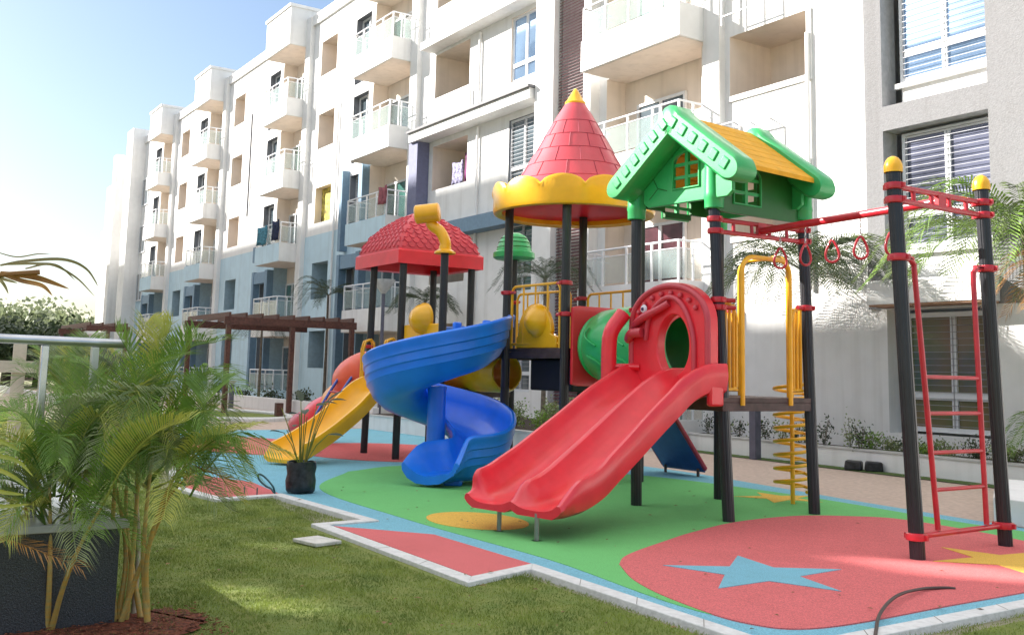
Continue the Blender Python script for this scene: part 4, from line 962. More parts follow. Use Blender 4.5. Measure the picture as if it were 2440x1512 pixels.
q.prism([(x, z) for x, z in outer], 0.07, Matrix(((1, 0, 0, 0), (0, 0, 1, 8.0), (0, 1, 0, 0), (0, 0, 0, 1)))); q.build('barrier_panel', YEL, ps, bevel=0.02, label='yellow domed barrier panel')
q = MB(); q.lathe([(0.0, 0.16), (0.13, 0.13), (0.20, 0.06), (0.23, 0.0), (0.235, -0.02), (0.0, -0.02)], 26, Matrix.Translation((-11.36, 8.0, 2.18)) @ Matrix.Rotation(R(90), 4, 'X')); q.build('bubble', YEL, ps, smooth=50)
for xx0, xx1 in ((-14.80, -13.60),):
    q = MB(); q.box(xx0, xx1, 7.74, 7.79, 1.25, 2.2); q.build('barrier_panel', YEL, ps, bevel=0.02)
    q = MB(); q.lathe([(0.0, 0.20), (0.14, 0.17), (0.22, 0.08), (0.25, 0.0), (0.26, -0.01), (0.26, -0.06)], 28, Matrix.Translation((-14.18, 7.74, 2.28)) @ Matrix.Rotation(R(90), 4, 'X')); q.build('bubble', YEL, ps, smooth=50)
q = MB(); q.box(-16.1, -15.0, 9.0, 9.05, 1.25, 2.25); q.build('barrier_panel', BLUE, ps, bevel=0.02, label='blue rear barrier panel')
q = MB(); q.box(-14.75, -13.8, 9.0, 9.05, 1.25, 2.25); q.build('barrier_panel', BLUE, ps, bevel=0.02)
for (kk, sg) in (('dA', 1), ('dB', -1)):
    for i in range(2):
        p = pp(kk, 1.2) + Vector((sg * (0.12 + 0.08 * i), 0, 0)); q = MB(); q.tube([p, p + Vector((0, 0, 0.72)), p + Vector((0, -0.06, 0.78)), p + Vector((0, -0.16, 0.74)), p + Vector((0, -0.2, 0.6)), p + Vector((0, -0.2, 0.1))], 0.02, 8); q.build('grab_rail', YELM, ps, smooth=50)
# yellow crawl tunnel under the upper deck, green end ring
q = MB(); MX = Matrix(((0, 0, 1, -14.55), (1, 0, 0, 8.45), (0, 1, 0, 1.45), (0, 0, 0, 1)))
q.lathe([(0.27, 0.0), (0.30, 0.05), (0.30, 1.75), (0.27, 1.8), (0.25, 1.8), (0.25, 0)], 30, MX); tt = q.build('crawl_tunnel', YEL, ps, smooth=40)
q = MB(); q.lathe([(0.30, -0.12), (0.33, -0.08), (0.33, 0.0), (0.30, 0.03), (0.26, 0.0), (0.26, -0.12)], 30, MX); q.build('tunnel_ring', GREEN, ps, smooth=40)
q = MB()
for i in range(3):
    for j in range(3):
        x = -13.75 + 0.2 * i; a = R(188 - 0) ; z = 1.45 + 0.16 - 0.07 * j; y = 8.45 - math.sqrt(max(0.001, 0.302 ** 2 - (z - 1.45) ** 2)); q.tube([(x - 0.03, y - 0.002, z - 0.02), (x, y - 0.002, z + 0.012), (x + 0.03, y - 0.002, z - 0.02)], 0.008, 5)
q.build('arrow_relief', mat('amber_plastic', (0.6, 0.26, 0.01), 0.5), tt)
# plain black box standing in for the dark area below the cone deck
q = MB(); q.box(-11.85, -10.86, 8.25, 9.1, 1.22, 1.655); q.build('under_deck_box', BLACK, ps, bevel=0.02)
# blue rock climbing ramp behind the cone tower
ma = Vector((-11.75, 9.42, 1.72)); mb_ = Vector((-10.85, 9.42, 1.72)); fa = Vector((-11.75, 10.72, 0.12)); fb = Vector((-10.85, 10.72, 0.12))
for a, b in ((ma, fa), (mb_, fb)):
    q = MB(); q.tube([a, b], 0.035, 10); q.build('ramp_rail', mat('dark_red_steel', (0.30, 0.02, 0.04), 0.4), ps, smooth=50)
q = MB(); q.tube([fa, fb], 0.03, 8); q.tube([fa + Vector((0.1, -0.05, 0)), fa + Vector((0.1, -0.05, -0.12))], 0.022, 8); q.tube([fb + Vector((-0.1, -0.05, 0)), fb + Vector((-0.1, -0.05, -0.12))], 0.022, 8); q.build('ramp_foot', DECK, ps, smooth=50)
q = MB()
q.add([ma, mb_, fb, fa, ma - Vector((0, 0, 0.05)), mb_ - Vector((0, 0, 0.05)), fb - Vector((0, 0, 0.05)), fa - Vector((0, 0, 0.05))], [(0, 1, 2, 3), (7, 6, 5, 4), (0, 3, 7, 4), (1, 5, 6, 2), (0, 4, 5, 1), (3, 2, 6, 7)])
ro = q.build('climbing_ramp', mat('navy_plastic', (0.01, 0.07, 0.25), 0.35, coat=0.3), ps)
for i in range(7):
    for j in range(3):
        p = ma.lerp(fa, (i + 0.5) / 7) + Vector((0.16 + 0.29 * j, 0, 0)); q = MB(); q.lathe([(0.11, 0), (0.09, 0.035), (0.05, 0.055), (0, 0.06)], 10, Matrix.Translation(p) @ Matrix.Rotation(R(-39), 4, 'X')); q.build('climbing_hold', BLUE, ro, smooth=60)

# ---- clamps, arches and rails of the right tower
def hoop(p0, p1, zb, zt, r=0.026, m=YELM, name='entry_hoop'):
    p0 = Vector((*p0, 0)); p1 = Vector((*p1, 0)); q = MB(); d = p1 - p0; ln = d.length; u = d / ln; c = min(ln / 2, 0.16)
    pts = [p0 + Vector((0, 0, zb)), p0 + Vector((0, 0, zt - c))]
    for k in range(1, 7): a = math.pi / 2 * k / 6; pts.append(p0 + u * (c - c * math.cos(a)) + Vector((0, 0, zt - c + c * math.sin(a))))
    for k in range(0, 7): a = math.pi / 2 * k / 6; pts.append(p1 - u * (c - c * math.sin(a)) + Vector((0, 0, zt - c + c * math.cos(a))))
    pts.append(p1 + Vector((0, 0, zb))); q.tube(pts, r, 10); return q.build(name, m, ps, smooth=50)
hoop((-7.43, 7.88), (-7.43, 8.62), 1.17, 2.74)
hoop((-8.55, 9.02), (-7.80, 9.02), 1.17, 2.86)
def wing(kk, d, n=3, top=2.24, x=None):
    """small barrier wing next to a post: curved bar and uprights"""
    p = pp(kk, top); q = MB(); u = Vector(d).normalized()
    q.tube([p + u * 0.06, p + u * 0.16, p + u * 0.22 + Vector((0, 0, -0.05)), p + u * 0.26 + Vector((0, 0, -0.15)), Vector((p.x + u.x * 0.26, p.y + u.y * 0.26, 1.36)), Vector((p.x + u.x * 0.20, p.y + u.y * 0.20, 1.33))], 0.02, 8)
    for i in range(n): s_ = 0.10 + 0.06 * i; q.tube([p + u * s_ + Vector((0, 0, -0.005)), Vector((p.x + u.x * s_, p.y + u.y * s_, 1.33))], 0.014, 8)
    q.tube([Vector((p.x + u.x * 0.08, p.y + u.y * 0.08, 1.33)), Vector((p.x + u.x * 0.27, p.y + u.y * 0.27, 1.33))], 0.018, 8)
    q.build('barrier_wing', YELM, ps, smooth=50)
wing('hB', (0, 1, 0)); wing('hC', (0, -1, 0)); wing('hC', (-1, 0, 0)); wing('hD', (1, 0, 0))
for kk, zs, d in (('hB', (2.27, 2.19), (0.3, 1, 0)), ('hC', (2.25,), (0.2, -1, 0)), ('cB', (2.67, 2.25), (-1, 0, 0)), ('cA', (2.60,), (1, 0, 0)), ('dA', (1.86,), (1, 0, 0)), ('dB', (1.88,), (-1, 0, 0)), ('hA', (2.2,), (1, 0, 0)), ('hD', (2.25,), (1, 0, 0)), ('cC', (2.6,), (-1, 0, 0)), ('lB', (2.6,), (1, 0, 0))):
    for z in zs: clamp(kk, z, d)
# ladder beams between posts (top of the monkey bars)
def ladder_beam(k0, k1, z0, z1, nb=5):
    q = MB()
    for z in (z0, z1): q.tube([pp(k0, z), pp(k1, z)], 0.026, 10)
    for i in range(1, nb):
        t = i / nb; a = pp(k0, z0).lerp(pp(k1, z0), t); b = pp(k0, z1).lerp(pp(k1, z1), t)
        if abs(t - 0.5) < 0.08: continue
        q.tube([a, b], 0.02, 8)
    a = pp(k0, z0).lerp(pp(k1, z0), 0.5); b = pp(k0, z1).lerp(pp(k1, z1), 0.5); q.box(-0.02, 0.02, -0.06, 0.06, -0.02, (b - a).length + 0.02, Matrix.Translation(a))
    q.build('cross_beam', REDM, ps, smooth=50)
    for kk, d in ((k0, pp(k1, z0) - pp(k0, z0)), (k1, pp(k0, z0) - pp(k1, z0))):
        for z in (z0, z1): clamp(kk, z, d)
ladder_beam('hB', 'hC', 3.01, 3.14); ladder_beam('mA', 'mB', 3.01, 3.13)
b0 = pp('hB', 3.07).lerp(pp('hC', 3.07), 0.5); b1 = pp('mA', 3.07).lerp(pp('mB', 3.07), 0.5)
q = MB(); q.tube([b0, b1], 0.04, 14); q.build('overhead_beam', REDM, ps, smooth=50)
for i in range(5):
    t = 0.13 + 0.155 * i * 1.02; p = b0.lerp(b1, t); rg = MB(); sw = math.sin(i * 2.1) * 0.5 + 0.9
    d = Vector((math.cos(sw), math.sin(sw), 0))
    pts = []
    for k in range(20):
        a = 2 * math.pi * k / 20; w_ = 0.062 * (1 - 0.45 * math.cos(a)); pts.append(p + d * (math.sin(a) * w_) + Vector((0, 0, -0.325 + 0.11 * math.cos(a))))
    rg.tube(pts, 0.013, 8, closed=True); ring = rg.build('hand_ring', REDM, ps, smooth=60)
    ch = MB()
    for k in range(7):
        c = p + Vector((0, 0, -0.04 - 0.031 * k)); dd = d if k % 2 else Vector((-d.y, d.x, 0)); ch.tube([c + dd * (0.008 * math.cos(2 * math.pi * j / 8)) + Vector((0, 0, 0.02 * math.sin(2 * math.pi * j / 8))) for j in range(8)], 0.0035, 5, closed=True)
    ch.build('chain', STEEL, ring)
# end ladder between the last posts
for kk, yo, sg in (('mA', 7.76, 1), ('mB', 8.46, -1)):
    top = pp(kk, 2.51); q = MB(); xb = -5.19; yb = 7.84 if sg > 0 else 8.56; yt = top.y + sg * 0.22
    q.tube(smooth_path([top + Vector((0, sg * 0.05, 0)), top + Vector((0, sg * 0.14, 0)), Vector((top.x, yt - sg * 0.01, 2.46)), Vector((top.x, yt, 2.36)), Vector((lerp(top.x, xb, 0.5), lerp(yt, yb, 0.5), 1.3)), Vector((xb, yb, 0.22))], 5), 0.024, 10); q.build('ladder_rail', REDM, ps, smooth=50)
    clamp(kk, 2.51, (0, sg, 0)); clamp(kk, 0.19, (0, sg, 0))
for z in (1.50, 1.19, 0.86, 0.55):
    t = 1 - (z - 0.22) / 2.2; a = Vector((lerp(-5.26, -5.19, t), lerp(7.69, 7.84, t), z)); b = Vector((lerp(-5.25, -5.19, t), lerp(8.55, 8.56, t) , z)); q = MB(); q.tube([a, b], 0.017, 10); q.build('ladder_rung', REDM, ps, smooth=50)
q = MB(); q.tube([pp('mA', 0.19), pp('mB', 0.19)], 0.024, 10); q.build('bottom_bar', REDM, ps, smooth=50)
# spiral climber behind the right tower
SP = Vector((-8.13, 9.45)); q = MB(); q.tube([(SP.x, SP.y, 0), (SP.x, SP.y, 1.9), (SP.x, SP.y - 0.05, 2.3)], 0.026, 10); q.build('climber_pole', YELM, ps, smooth=50)
q = MB(); pts = []
for k in range(0, 8 * 20 + 1):
    a = 2 * math.pi * k / 20; r = 0.205; pts.append((SP.x + r * math.cos(a), SP.y + r * math.sin(a), 0.16 + k / 20 * 0.155))
q.tube(pts, 0.021, 8); q.build('climber_coil', YELM, ps, smooth=50)
for k in range(8):
    z = 0.16 + 0.155 * k + 0.04; a = 2 * math.pi * 0.25; q = MB(); q.tube([(SP.x, SP.y, z), (SP.x + 0.2 * math.cos(a), SP.y + 0.2 * math.sin(a), z)], 0.013, 6); q.build('coil_spoke', YELM, ps)

# ================================================================ SITE DETAILS
FPX = 2385.53
def pt(px, py, dep):
    """point at a given distance along the view axis"""
    d = fw + rt * ((px - 1219.5) / FPX) + up * (-(py - 600) / FPX); return Vector((0, 0, 1.45)) + d * dep
def gp(px, py, z=0.0):
    d = fw + rt * ((px - 1219.5) / FPX) + up * (-(py - 600) / FPX); return Vector((0, 0, 1.45)) + d * ((z - 1.45) / d.z)
def planter_wall(name, label, pts, h, th=0.15):
    t = thing(name, label, 'planter', (pts[0][0], pts[0][1], 0), 'long planters along the paved path')
    q = MB(); cp = MB()
    for i in range(len(pts) - 1):
        a = Vector((*pts[i], 0)); b = Vector((*pts[i + 1], 0)); d = (b - a).normalized(); nn = Vector((-d.y, d.x, 0))
        e0 = 0 if i == 0 else -0.001; v = [a + d * e0, b, b + nn * th, a + nn * th + d * e0]
        q.add([(p.x, p.y, -0.05) for p in v] + [(p.x, p.y, h - 0.03) for p in v], [(3, 2, 1, 0), (4, 5, 6, 7), (0, 1, 5, 4), (1, 2, 6, 5), (2, 3, 7, 6), (3, 0, 4, 7)])
        v = [a - nn * 0.02 - d * (0.001 * i), b - nn * 0.02, b + nn * (th + 0.02), a + nn * (th + 0.02) - d * (0.001 * i)]
        cp.add([(p.x, p.y, h - 0.028 + 0.001 * i) for p in v] + [(p.x, p.y, h + 0.001 * i) for p in v], [(3, 2, 1, 0), (4, 5, 6, 7), (0, 1, 5, 4), (1, 2, 6, 5), (2, 3, 7, 6), (3, 0, 4, 7)])
    q.build('wall', WHITE, t); cp.build('coping', MARBLE, t); return t
pw1 = planter_wall('planter', 'low white walled planter full of shrubs along the foot of the grey and white facade', [(-15.35, 14.55), (-8.6, 14.15), (-6.4, 14.0), (-2, 13.9)], 0.33)
q = MB(); q.add([(-15.3, 14.6, 0.25), (-2, 14.0, 0.25), (-2, 15.7, 0.25), (-15.3, 15.74, 0.25)], [(0, 1, 2, 3)]); q.build('soil', DSOIL, pw1)
pw2 = planter_wall('planter', 'low white walled planter behind the spiral slide with leafy bushes', [(-25, 11.05), (-15.2, 11.05), (-15.2, 14.5)], 0.36)
q = MB(); q.add([(-25, 11.2, 0.28), (-15.35, 11.2, 0.28), (-15.35, 15.7, 0.28), (-25, 15.7, 0.28)], [(0, 1, 2, 3)]); q.build('soil', DSOIL, pw2)
sheet('grass_verge', [(-15.3, 14.15), (-8.6, 13.75), (-6.6, 13.5), (-6.6, 13.95), (-8.6, 14.14), (-15.35, 14.54)], 0.004, mat('verge_grass', (0.10, 0.16, 0.03), 0.95, scale=12, col2=(0.05, 0.09, 0.02), bump=1.0, bscale=60), kind='structure')
q = MB(); q.prism([(-6.15, 10.28), (-2.5, 9.6), (-2.5, 13.2), (-7.35, 12.35)], 0.27); o = q.build('ramp', WHITE, bevel=0.01, kind='structure')
# left background: low kerbs, lawn bed, path lines
sheet('lawn_bed', circle(-29.6, 9.6, 3.0, 40, 1.6), 0.03, LAWN)
k_ = MB(); k_.tube([(-29.6 + 3.1 * math.cos(2 * math.pi * i / 48), 9.6 + 1.7 * math.sin(2 * math.pi * i / 48), 0.03) for i in range(48)], 0.09, 6, closed=True); struct('bed_kerb', k_, KERB)
for (x0, x1, y0, y1, h) in ((-60, -25.4, 12.4, 12.6, 0.42), (-60, -33.0, 6.6, 6.75, 0.3), (-27.5, -23.2, 6.9, 7.05, 0.16)):
    q = MB(); q.box(x0, x1, y0, y1, -0.05, h); o = q.build('low_wall', WHITE, bevel=0.01); tag(o, {0.42: 'low white garden wall running in front of the far apartment doors', 0.3: 'low white wall at the far left behind the palms', 0.16: 'short white kerb wall beyond the red rubber circle'}[h], 'wall')
q = MB(); q.box(-28.9, -28.7, 10.9, 11.1, 0, 0.42); o = q.build('marker_post', BROWN); tag(o, 'small brown square marker post standing in the round lawn bed', 'post')

def pergola(label, x0, x1, y0, y1, h, nr):
    t = thing('pergola', label, 'pergola', (x1, y0, 0))
    for x in (x0, x1):
        for y in ((y0, (y0 + y1) / 2, y1) if x == x1 else (y0,)):
            q = MB(); q.box(x - 0.075, x + 0.075, y - 0.075, y + 0.075, 0, h); q.build('post', BROWN, t, bevel=0.01)
    for x in (x0, x1): q = MB(); q.box(x - 0.07, x + 0.07, y0 - 0.15, y1 + 0.15, h, h + 0.24); q.build('beam', BROWN, t, bevel=0.01)
    for i in range(nr):
        y = lerp(y0, y1, i / (nr - 1)); q = MB(); q.box(x0 - 0.1, x1 + 0.1, y - 0.035, y + 0.035, h + 0.243, h + 0.38); q.build('rafter', BROWN, t)
    return t
pergola('brown wooden pergola with three front posts before the blue and white stacks', -35.4, -31.1, 10.1, 14.3, 2.78, 9)
pergola('distant brown pergola left of the white column end of the apartment block', -52.5, -46.0, 8.9, 10.4, 2.85, 4)
q = MB(); q.box(-41.3, -40.9, 7.9, 8.3, -0.05, 2.55); q.box(-41.4, -40.8, 7.8, 8.4, 2.552, 2.68); o = q.build('gate_pillar', WHITE, bevel=0.01); tag(o, 'square white pillar below the distant pergola beam', 'pillar')

# granite planter with marble coping and steel railing
gpz = thing('raised_planter', 'black granite faced raised wall with white marble top at lower left', 'planter', (-6.13, 1.43, 0))
q = MB(); q.box(-11, -6.13, -3, 1.43, -0.05, 0.52); q.build('granite_wall', GRANITE, gpz)
q = MB(); q.box(-11, -6.09, -3, 1.47, 0.522, 0.565); q.build('coping', MARBLE, gpz, bevel=0.006)
rl = thing('steel_railing', 'polished steel tube railing standing on the marble topped wall behind the palms', 'railing', (-6.5, 1.35, 0.565))
q = MB(); q.tube([(-6.52, 1.47, 1.575), (-6.50, 1.1, 1.58), (-6.44, -1.5, 1.60)], 0.027, 16); q.build('top_rail', mat('brushed_rail', (0.55, 0.56, 0.58), 0.3, 0.8), rl, smooth=50)
for y in (1.30, 1.02, -0.3):
    q = MB(); q.box(-6.55, -6.49, y - 0.02, y + 0.02, 0.566, 1.55); q.build('post', STEEL if y < 1.2 else mat('pale_post', (0.55, 0.56, 0.52), 0.4, 0.3), rl, bevel=0.004)
    q = MB(); q.box(-6.60, -6.44, y - 0.07, y + 0.07, 0.566, 0.58); q.build('base_plate', STEEL, rl, bevel=0.003)
fr_ = thing('board_fence', 'cream post and rail fence behind the steel railing', 'fence', (-9.5, 1.2, 0))
q = MB(); q.box(-9.54, -9.50, -2.5, 1.45, 1.36, 1.46); q.build('rail', mat('cream_board', (0.62, 0.52, 0.40), 0.7), fr_)
for y in (1.3, -0.4): q = MB(); q.box(-9.60, -9.541, y - 0.05, y + 0.05, 0, 1.62); q.build('post', mat('cream_board', (0.62, 0.52, 0.40), 0.7), fr_)
_b = [(-6.13, 1.43), (-6.35, 1.62), (-6.3, 1.80), (-6.05, 1.92), (-5.85, 1.84), (-5.66, 1.62), (-5.58, 1.2), (-5.62, 0.6), (-5.7, 0.0), (-5.8, -1), (-6.13, -1)]
_s = smooth_path([(x, y, 0) for x, y in _b], 7); sheet('soil_bed', [(p.x + 0.035 * math.sin(i * 2.3) + 0.02 * math.sin(i * 5.1), p.y + 0.03 * math.cos(i * 1.9)) for i, p in enumerate(_s)], 0.0, SOIL)
q_ = MB(); lr = random.Random(9)
for i in range(1500):
    x = lr.gauss(-5.85, 0.22); y = lr.uniform(-0.3, 1.95)
    if x < -6.12 and y < 1.45: continue
    a = lr.uniform(0, 6.28); l_ = lr.uniform(0.006, 0.022); z = lr.uniform(0.0, 0.012); dx, dy = math.cos(a) * l_, math.sin(a) * l_
    q_.add([(x - dx, y - dy, z), (x + dy * 0.4, y - dx * 0.4, z + 0.008), (x + dx, y + dy, z + 0.004), (x - dy * 0.4, y + dx * 0.4, z + 0.006)], [(0, 1, 2, 3)])
q_.build('mulch', mat('mulch_chips', (0.26, 0.09, 0.045), 0.9, var=0.3, scale=30), kind='stuff', label='loose reddish mulch chips round the palm stems')

# paver slab, cables, pegs, grow bags
def slab(px, py, sx, sy, rot, label):
    g0 = gp(px, py); q = MB(); q.box(-sx, sx, -sy, sy, 0, 0.03, Matrix.Translation((g0.x, g0.y, -0.005)) @ Matrix.Rotation(R(rot), 4, 'Z')); o = q.build('stone_slab', mat('pale_stone', (0.62, 0.60, 0.55), 0.85, var=0.1, scale=12, bump=0.4), bevel=0.006); return tag(o, label, 'slab')
slab(755, 1291, 0.17, 0.13, 12, 'small pale square stone slab lying in the lawn near the kerb corner')
q = MB(); P = [gp(2080, 1540, 0.02), gp(2086, 1505, 0.025), gp(2094, 1465, 0.04), gp(2118, 1432, 0.05), gp(2150, 1412, 0.05), gp(2200, 1401, 0.03), gp(2250, 1399, 0.02), gp(2275, 1401, 0.015)]
q.tube(smooth_path(P, 5), 0.011, 8); o = q.build('hose', mat('dark_hose', (0.06, 0.04, 0.035), 0.5), smooth=50); tag(o, 'thin dark hose curving over the red rubber toward the blue border', 'hose')
q = MB(); P = [pt(655, 1176, 11.5), pt(650, 1158, 11.5), pt(630, 1135, 11.6), pt(616, 1129, 11.6), pt(617, 1141, 11.6), pt(632, 1156, 11.55), pt(645, 1163, 11.5), pt(652, 1172, 11.45)]
q.tube(smooth_path(P, 5), 0.011, 8); o = q.build('cable_loop', mat('dark_green_cable', (0.01, 0.07, 0.08), 0.4), smooth=50); tag(o, 'dark green cable loop sticking up beside the black grow bag', 'cable')
for i, (px, py) in enumerate(((612, 1180), (582, 1176))):
    g0 = gp(px, py); q = MB(); q.tube([g0, g0 + Vector((0, 0, 0.09))], 0.008, 6); o = q.build('ground_peg', DKFRAME); tag(o, 'short dark metal peg in the kerb, ' + ('nearer the grow bag' if i == 0 else 'farther from the grow bag'), 'peg', 'pegs by the kerb')
def leaf_blade(q, base, tip, wd, side, sag=0.0, seg=5, fold=0.25):
    """lanceolate leaf"""
    base = Vector(base); tip = Vector(tip); d = tip - base; s = Vector(side).normalized(); n_ = d.cross(s).normalized(); vs = []; fs = []
    for i in range(seg + 1):
        t = i / seg; c = base + d * t + Vector((0, 0, -sag * t * t)); w_ = wd * math.sin(math.pi * min(1, 0.08 + 0.92 * t)) ** 0.7 if i < seg else 0.001
        vs += [c - s * w_ + n_ * w_ * fold, c, c + s * w_ + n_ * w_ * fold]
    for i in range(seg): o = i * 3; fs += [(o, o + 1, o + 4, o + 3), (o + 1, o + 2, o + 5, o + 4)]
    q.add(vs, fs)
g0 = gp(696, 1177) + Vector((-0.08, 0.13, 0))
pot = thing('potted_plant', 'black grow bag with a young palm-like plant of dark lance leaves on the kerb', 'potted plant', (g0.x, g0.y, 0))
q = MB(); pr = [(0.15, 0.0), (0.168, 0.02), (0.172, 0.12), (0.165, 0.2), (0.172, 0.28), (0.168, 0.345), (0.16, 0.345), (0.155, 0.30), (0.0, 0.30)]
q.lathe(pr, 28, Matrix.Translation((g0.x, g0.y, 0.02))); q.v = [(x + 0.006 * math.sin(z * 60 + x * 40), y + 0.006 * math.sin(z * 47 + y * 50), z + 0.008 * math.sin(x * 60)) for x, y, z in q.v]; q.build('grow_bag', BAG, pot, smooth=60)
rr = random.Random(5); st = MB(); lf = MB()
top = Vector((g0.x, g0.y, 0.33))
for i in range(16):
    a = rr.uniform(0, 2 * math.pi); le = rr.uniform(0.35, 0.75); l2 = rr.uniform(0.08, 0.34); e = top + Vector((math.cos(a) * l2, math.sin(a) * l2, le)); b = top + Vector((math.cos(a) * 0.04, math.sin(a) * 0.04, 0))
    mid = b.lerp(e, 0.5) + Vector((0, 0, 0.05)); st.tube([b, mid, e], 0.006, 5)
    if i % 3: dd = Vector((math.cos(a) * 0.2, math.sin(a) * 0.2, rr.uniform(-0.02, 0.18))); leaf_blade(lf, e, e + dd, 0.05, (-math.sin(a), math.cos(a), 0.2), 0.03)
st.build('stems', leafmat('stem_yellow_green', (0.32, 0.30, 0.06), (0.2, 0.22, 0.04)), pot); lf.build('leaves', LEAFD, pot)

# ================================================================ PALMS
def frond(q, P, ll=0.25, npair=34, wd=0.010, start=0.22, vee=0.5, droop=0.5, rnd=None, rr0=0.007):
    rnd = rnd or random; path = smooth_path(P, 8); n = len(path); q.tube(path, [lerp(rr0, 0.0015, i / (n - 1)) for i in range(n)], 5, cap=False)
    for k in range(npair):
        t = start + (1 - start) * (k + 0.5) / npair; f = t * (n - 1); i = min(int(f), n - 2); p = path[i].lerp(path[i + 1], f - i); tg = (path[i + 1] - path[i]).normalized()
        up_ = Vector((0, 0, 1)); s = tg.cross(up_)
        if s.length < 0.15: s = tg.cross(Vector((0.6, 0.8, 0)))
        s.normalize(); nu = s.cross(tg).normalized(); tt = (t - start) / (1 - start); L_ = ll * (0.45 + 1.0 * math.sin(math.pi * (0.12 + 0.80 * tt)) ** 0.8) * 0.72
        for sd in (-1, 1):
            l_ = L_ * rnd.uniform(0.85, 1.12); d = (tg * (0.62 + 0.35 * tt) + s * sd * 0.85 + nu * vee * rnd.uniform(0.7, 1.2)).normalized(); dn = Vector((0, 0, -1))
            a = p; b = a + d * l_ * 0.5 + dn * droop * l_ * 0.10; c = a + (d * 0.80 + tg * 0.1).normalized() * l_ * 0.92 + dn * droop * l_ * 0.46
            wv = tg * wd * rnd.uniform(0.8, 1.15) * 0.5
            q.add([a - wv * 0.4, a + wv * 0.4, b - wv, b + wv, c], [(0, 1, 3, 2), (2, 3, 4)])
rp = random.Random(11)
def crown(c, n, fl, seed, up0=1.1, ll=0.22, mats=None, elmin=0.1):
    r_ = random.Random(seed); out = []
    for i in range(n):
        a = 2 * math.pi * i / n * 1.618 * 2 + r_.uniform(-0.3, 0.3); e = r_.uniform(elmin, up0); l_ = fl * r_.uniform(0.7, 1.1); d = Vector((math.cos(a), math.sin(a), 0)); b = c + d * r_.uniform(0, 0.08) - Vector((0, 0, r_.uniform(0, 0.25)))
        k = 1.0 - 0.55 * e / 1.2
        P = [b, b + d * l_ * 0.30 * k + Vector((0, 0, l_ * 0.42 * e)), b + d * l_ * 0.66 * k + Vector((0, 0, l_ * (0.70 * e - 0.04))), b + d * l_ * 1.0 * k + Vector((0, 0, l_ * (0.74 * e - 0.34)))]
        out.append((P, dict(ll=ll, npair=42, wd=0.009, vee=0.6, droop=0.7), (mats or (LEAF, LEAFS, LEAFY, LEAF))[i % 4]))
    return out
def palm_clump(label, base, stems, fronds, loc, cane=CANE):
    t = thing('palm_clump', label, 'palm', loc, 'areca palms in the foreground')
    for P in stems:
        q = MB(); path = smooth_path(P, 5); n = len(path); q.tube(path, [lerp(0.017, 0.007, i / (n - 1)) for i in range(n)], 8); q.build('stem', cane if rp.random() > 0.25 else CANEW, t, smooth=60)
    for P, kw, m in fronds:
        q = MB(); frond(q, P, rnd=rp, **kw); q.build('frond', m, t)
    return t
def FD(*a): return [pt(*p) for p in a]
W1 = dict(ll=0.28, npair=44, wd=0.0105)
stems1 = [FD((272, 1482, 5.72), (268, 1300, 5.75), (275, 1150, 5.8), (300, 1050, 5.85)), FD((288, 1480, 5.7), (330, 1360, 5.72), (375, 1250, 5.7), (410, 1165, 5.65)), FD((300, 1475, 5.75), (318, 1300, 5.8), (330, 1130, 5.85), (338, 1010, 5.9)),
          FD((335, 1470, 5.8), (312, 1330, 5.85), (300, 1200, 5.9), (310, 1060, 5.95)), FD((350, 1480, 5.68), (342, 1330, 5.7), (352, 1180, 5.75), (372, 1020, 5.85)), FD((352, 1478, 5.7), (350, 1330, 5.66), (385, 1200, 5.6), (430, 1110, 5.5)),
          FD((318, 1462, 5.9), (330, 1300, 5.95), (325, 1150, 6.0), (345, 1000, 6.0)), FD((280, 1478, 5.74), (300, 1330, 5.8), (285, 1200, 5.9), (255, 1080, 6.0))]
fr1 = []
def F(lst, pts, m, **k): kk = dict(W1); kk.update(k); lst.append((FD(*pts), kk, m))
F(fr1, ((338, 1030, 5.9), (330, 930, 5.95), (310, 850, 6.0), (275, 785, 6.0)), LEAF, vee=0.7)
F(fr1, ((345, 1020, 5.95), (365, 910, 6.0), (385, 830, 6.05), (410, 768, 6.1)), LEAFY, vee=0.8)
F(fr1, ((350, 1020, 5.9), (400, 900, 5.9), (450, 830, 5.9), (515, 815, 5.85)), LEAF, ll=0.33)
F(fr1, ((372, 1030, 5.8), (440, 930, 5.75), (500, 890, 5.7), (570, 925, 5.6)), LEAF, droop=0.8)
F(fr1, ((360, 1040, 5.85), (420, 950, 5.9), (470, 910, 5.95), (540, 900, 6.0)), LEAF)
F(fr1, ((340, 1010, 6.0), (345, 900, 6.1), (355, 820, 6.15), (345, 770, 6.2)), LEAFY, vee=0.9)
F(fr1, ((310, 1060, 5.95), (280, 960, 6.0), (230, 880, 6.1), (165, 860, 6.2)), LEAF)
F(fr1, ((410, 1165, 5.65), (470, 1080, 5.55), (550, 1035, 5.45), (665, 1072, 5.3)), LEAF, ll=0.26, droop=0.9, vee=0.2)
F(fr1, ((400, 1180, 5.6), (450, 1095, 5.5), (510, 1040, 5.4), (600, 1015, 5.35)), LEAFY, ll=0.25, droop=0.7)
F(fr1, ((390, 1200, 5.6), (440, 1140, 5.55), (480, 1120, 5.5), (545, 1140, 5.4)), LEAFDRY, ll=0.12, npair=18)
F(fr1, ((430, 1110, 5.5), (470, 1030, 5.5), (490, 960, 5.5), (500, 910, 5.6)), LEAF, ll=0.28)
F(fr1, ((300, 1050, 5.85), (300, 960, 5.7), (350, 880, 5.6), (430, 850, 5.5)), LEAF, ll=0.30)
F(fr1, ((255, 1080, 6.0), (210, 1000, 6.1), (150, 960, 6.15), (80, 990, 6.2)), LEAF, droop=0.8)
F(fr1, ((330, 1130, 5.85), (390, 1050, 5.9), (460, 1020, 6.0), (540, 1050, 6.1)), LEAF, ll=0.26, droop=0.8)
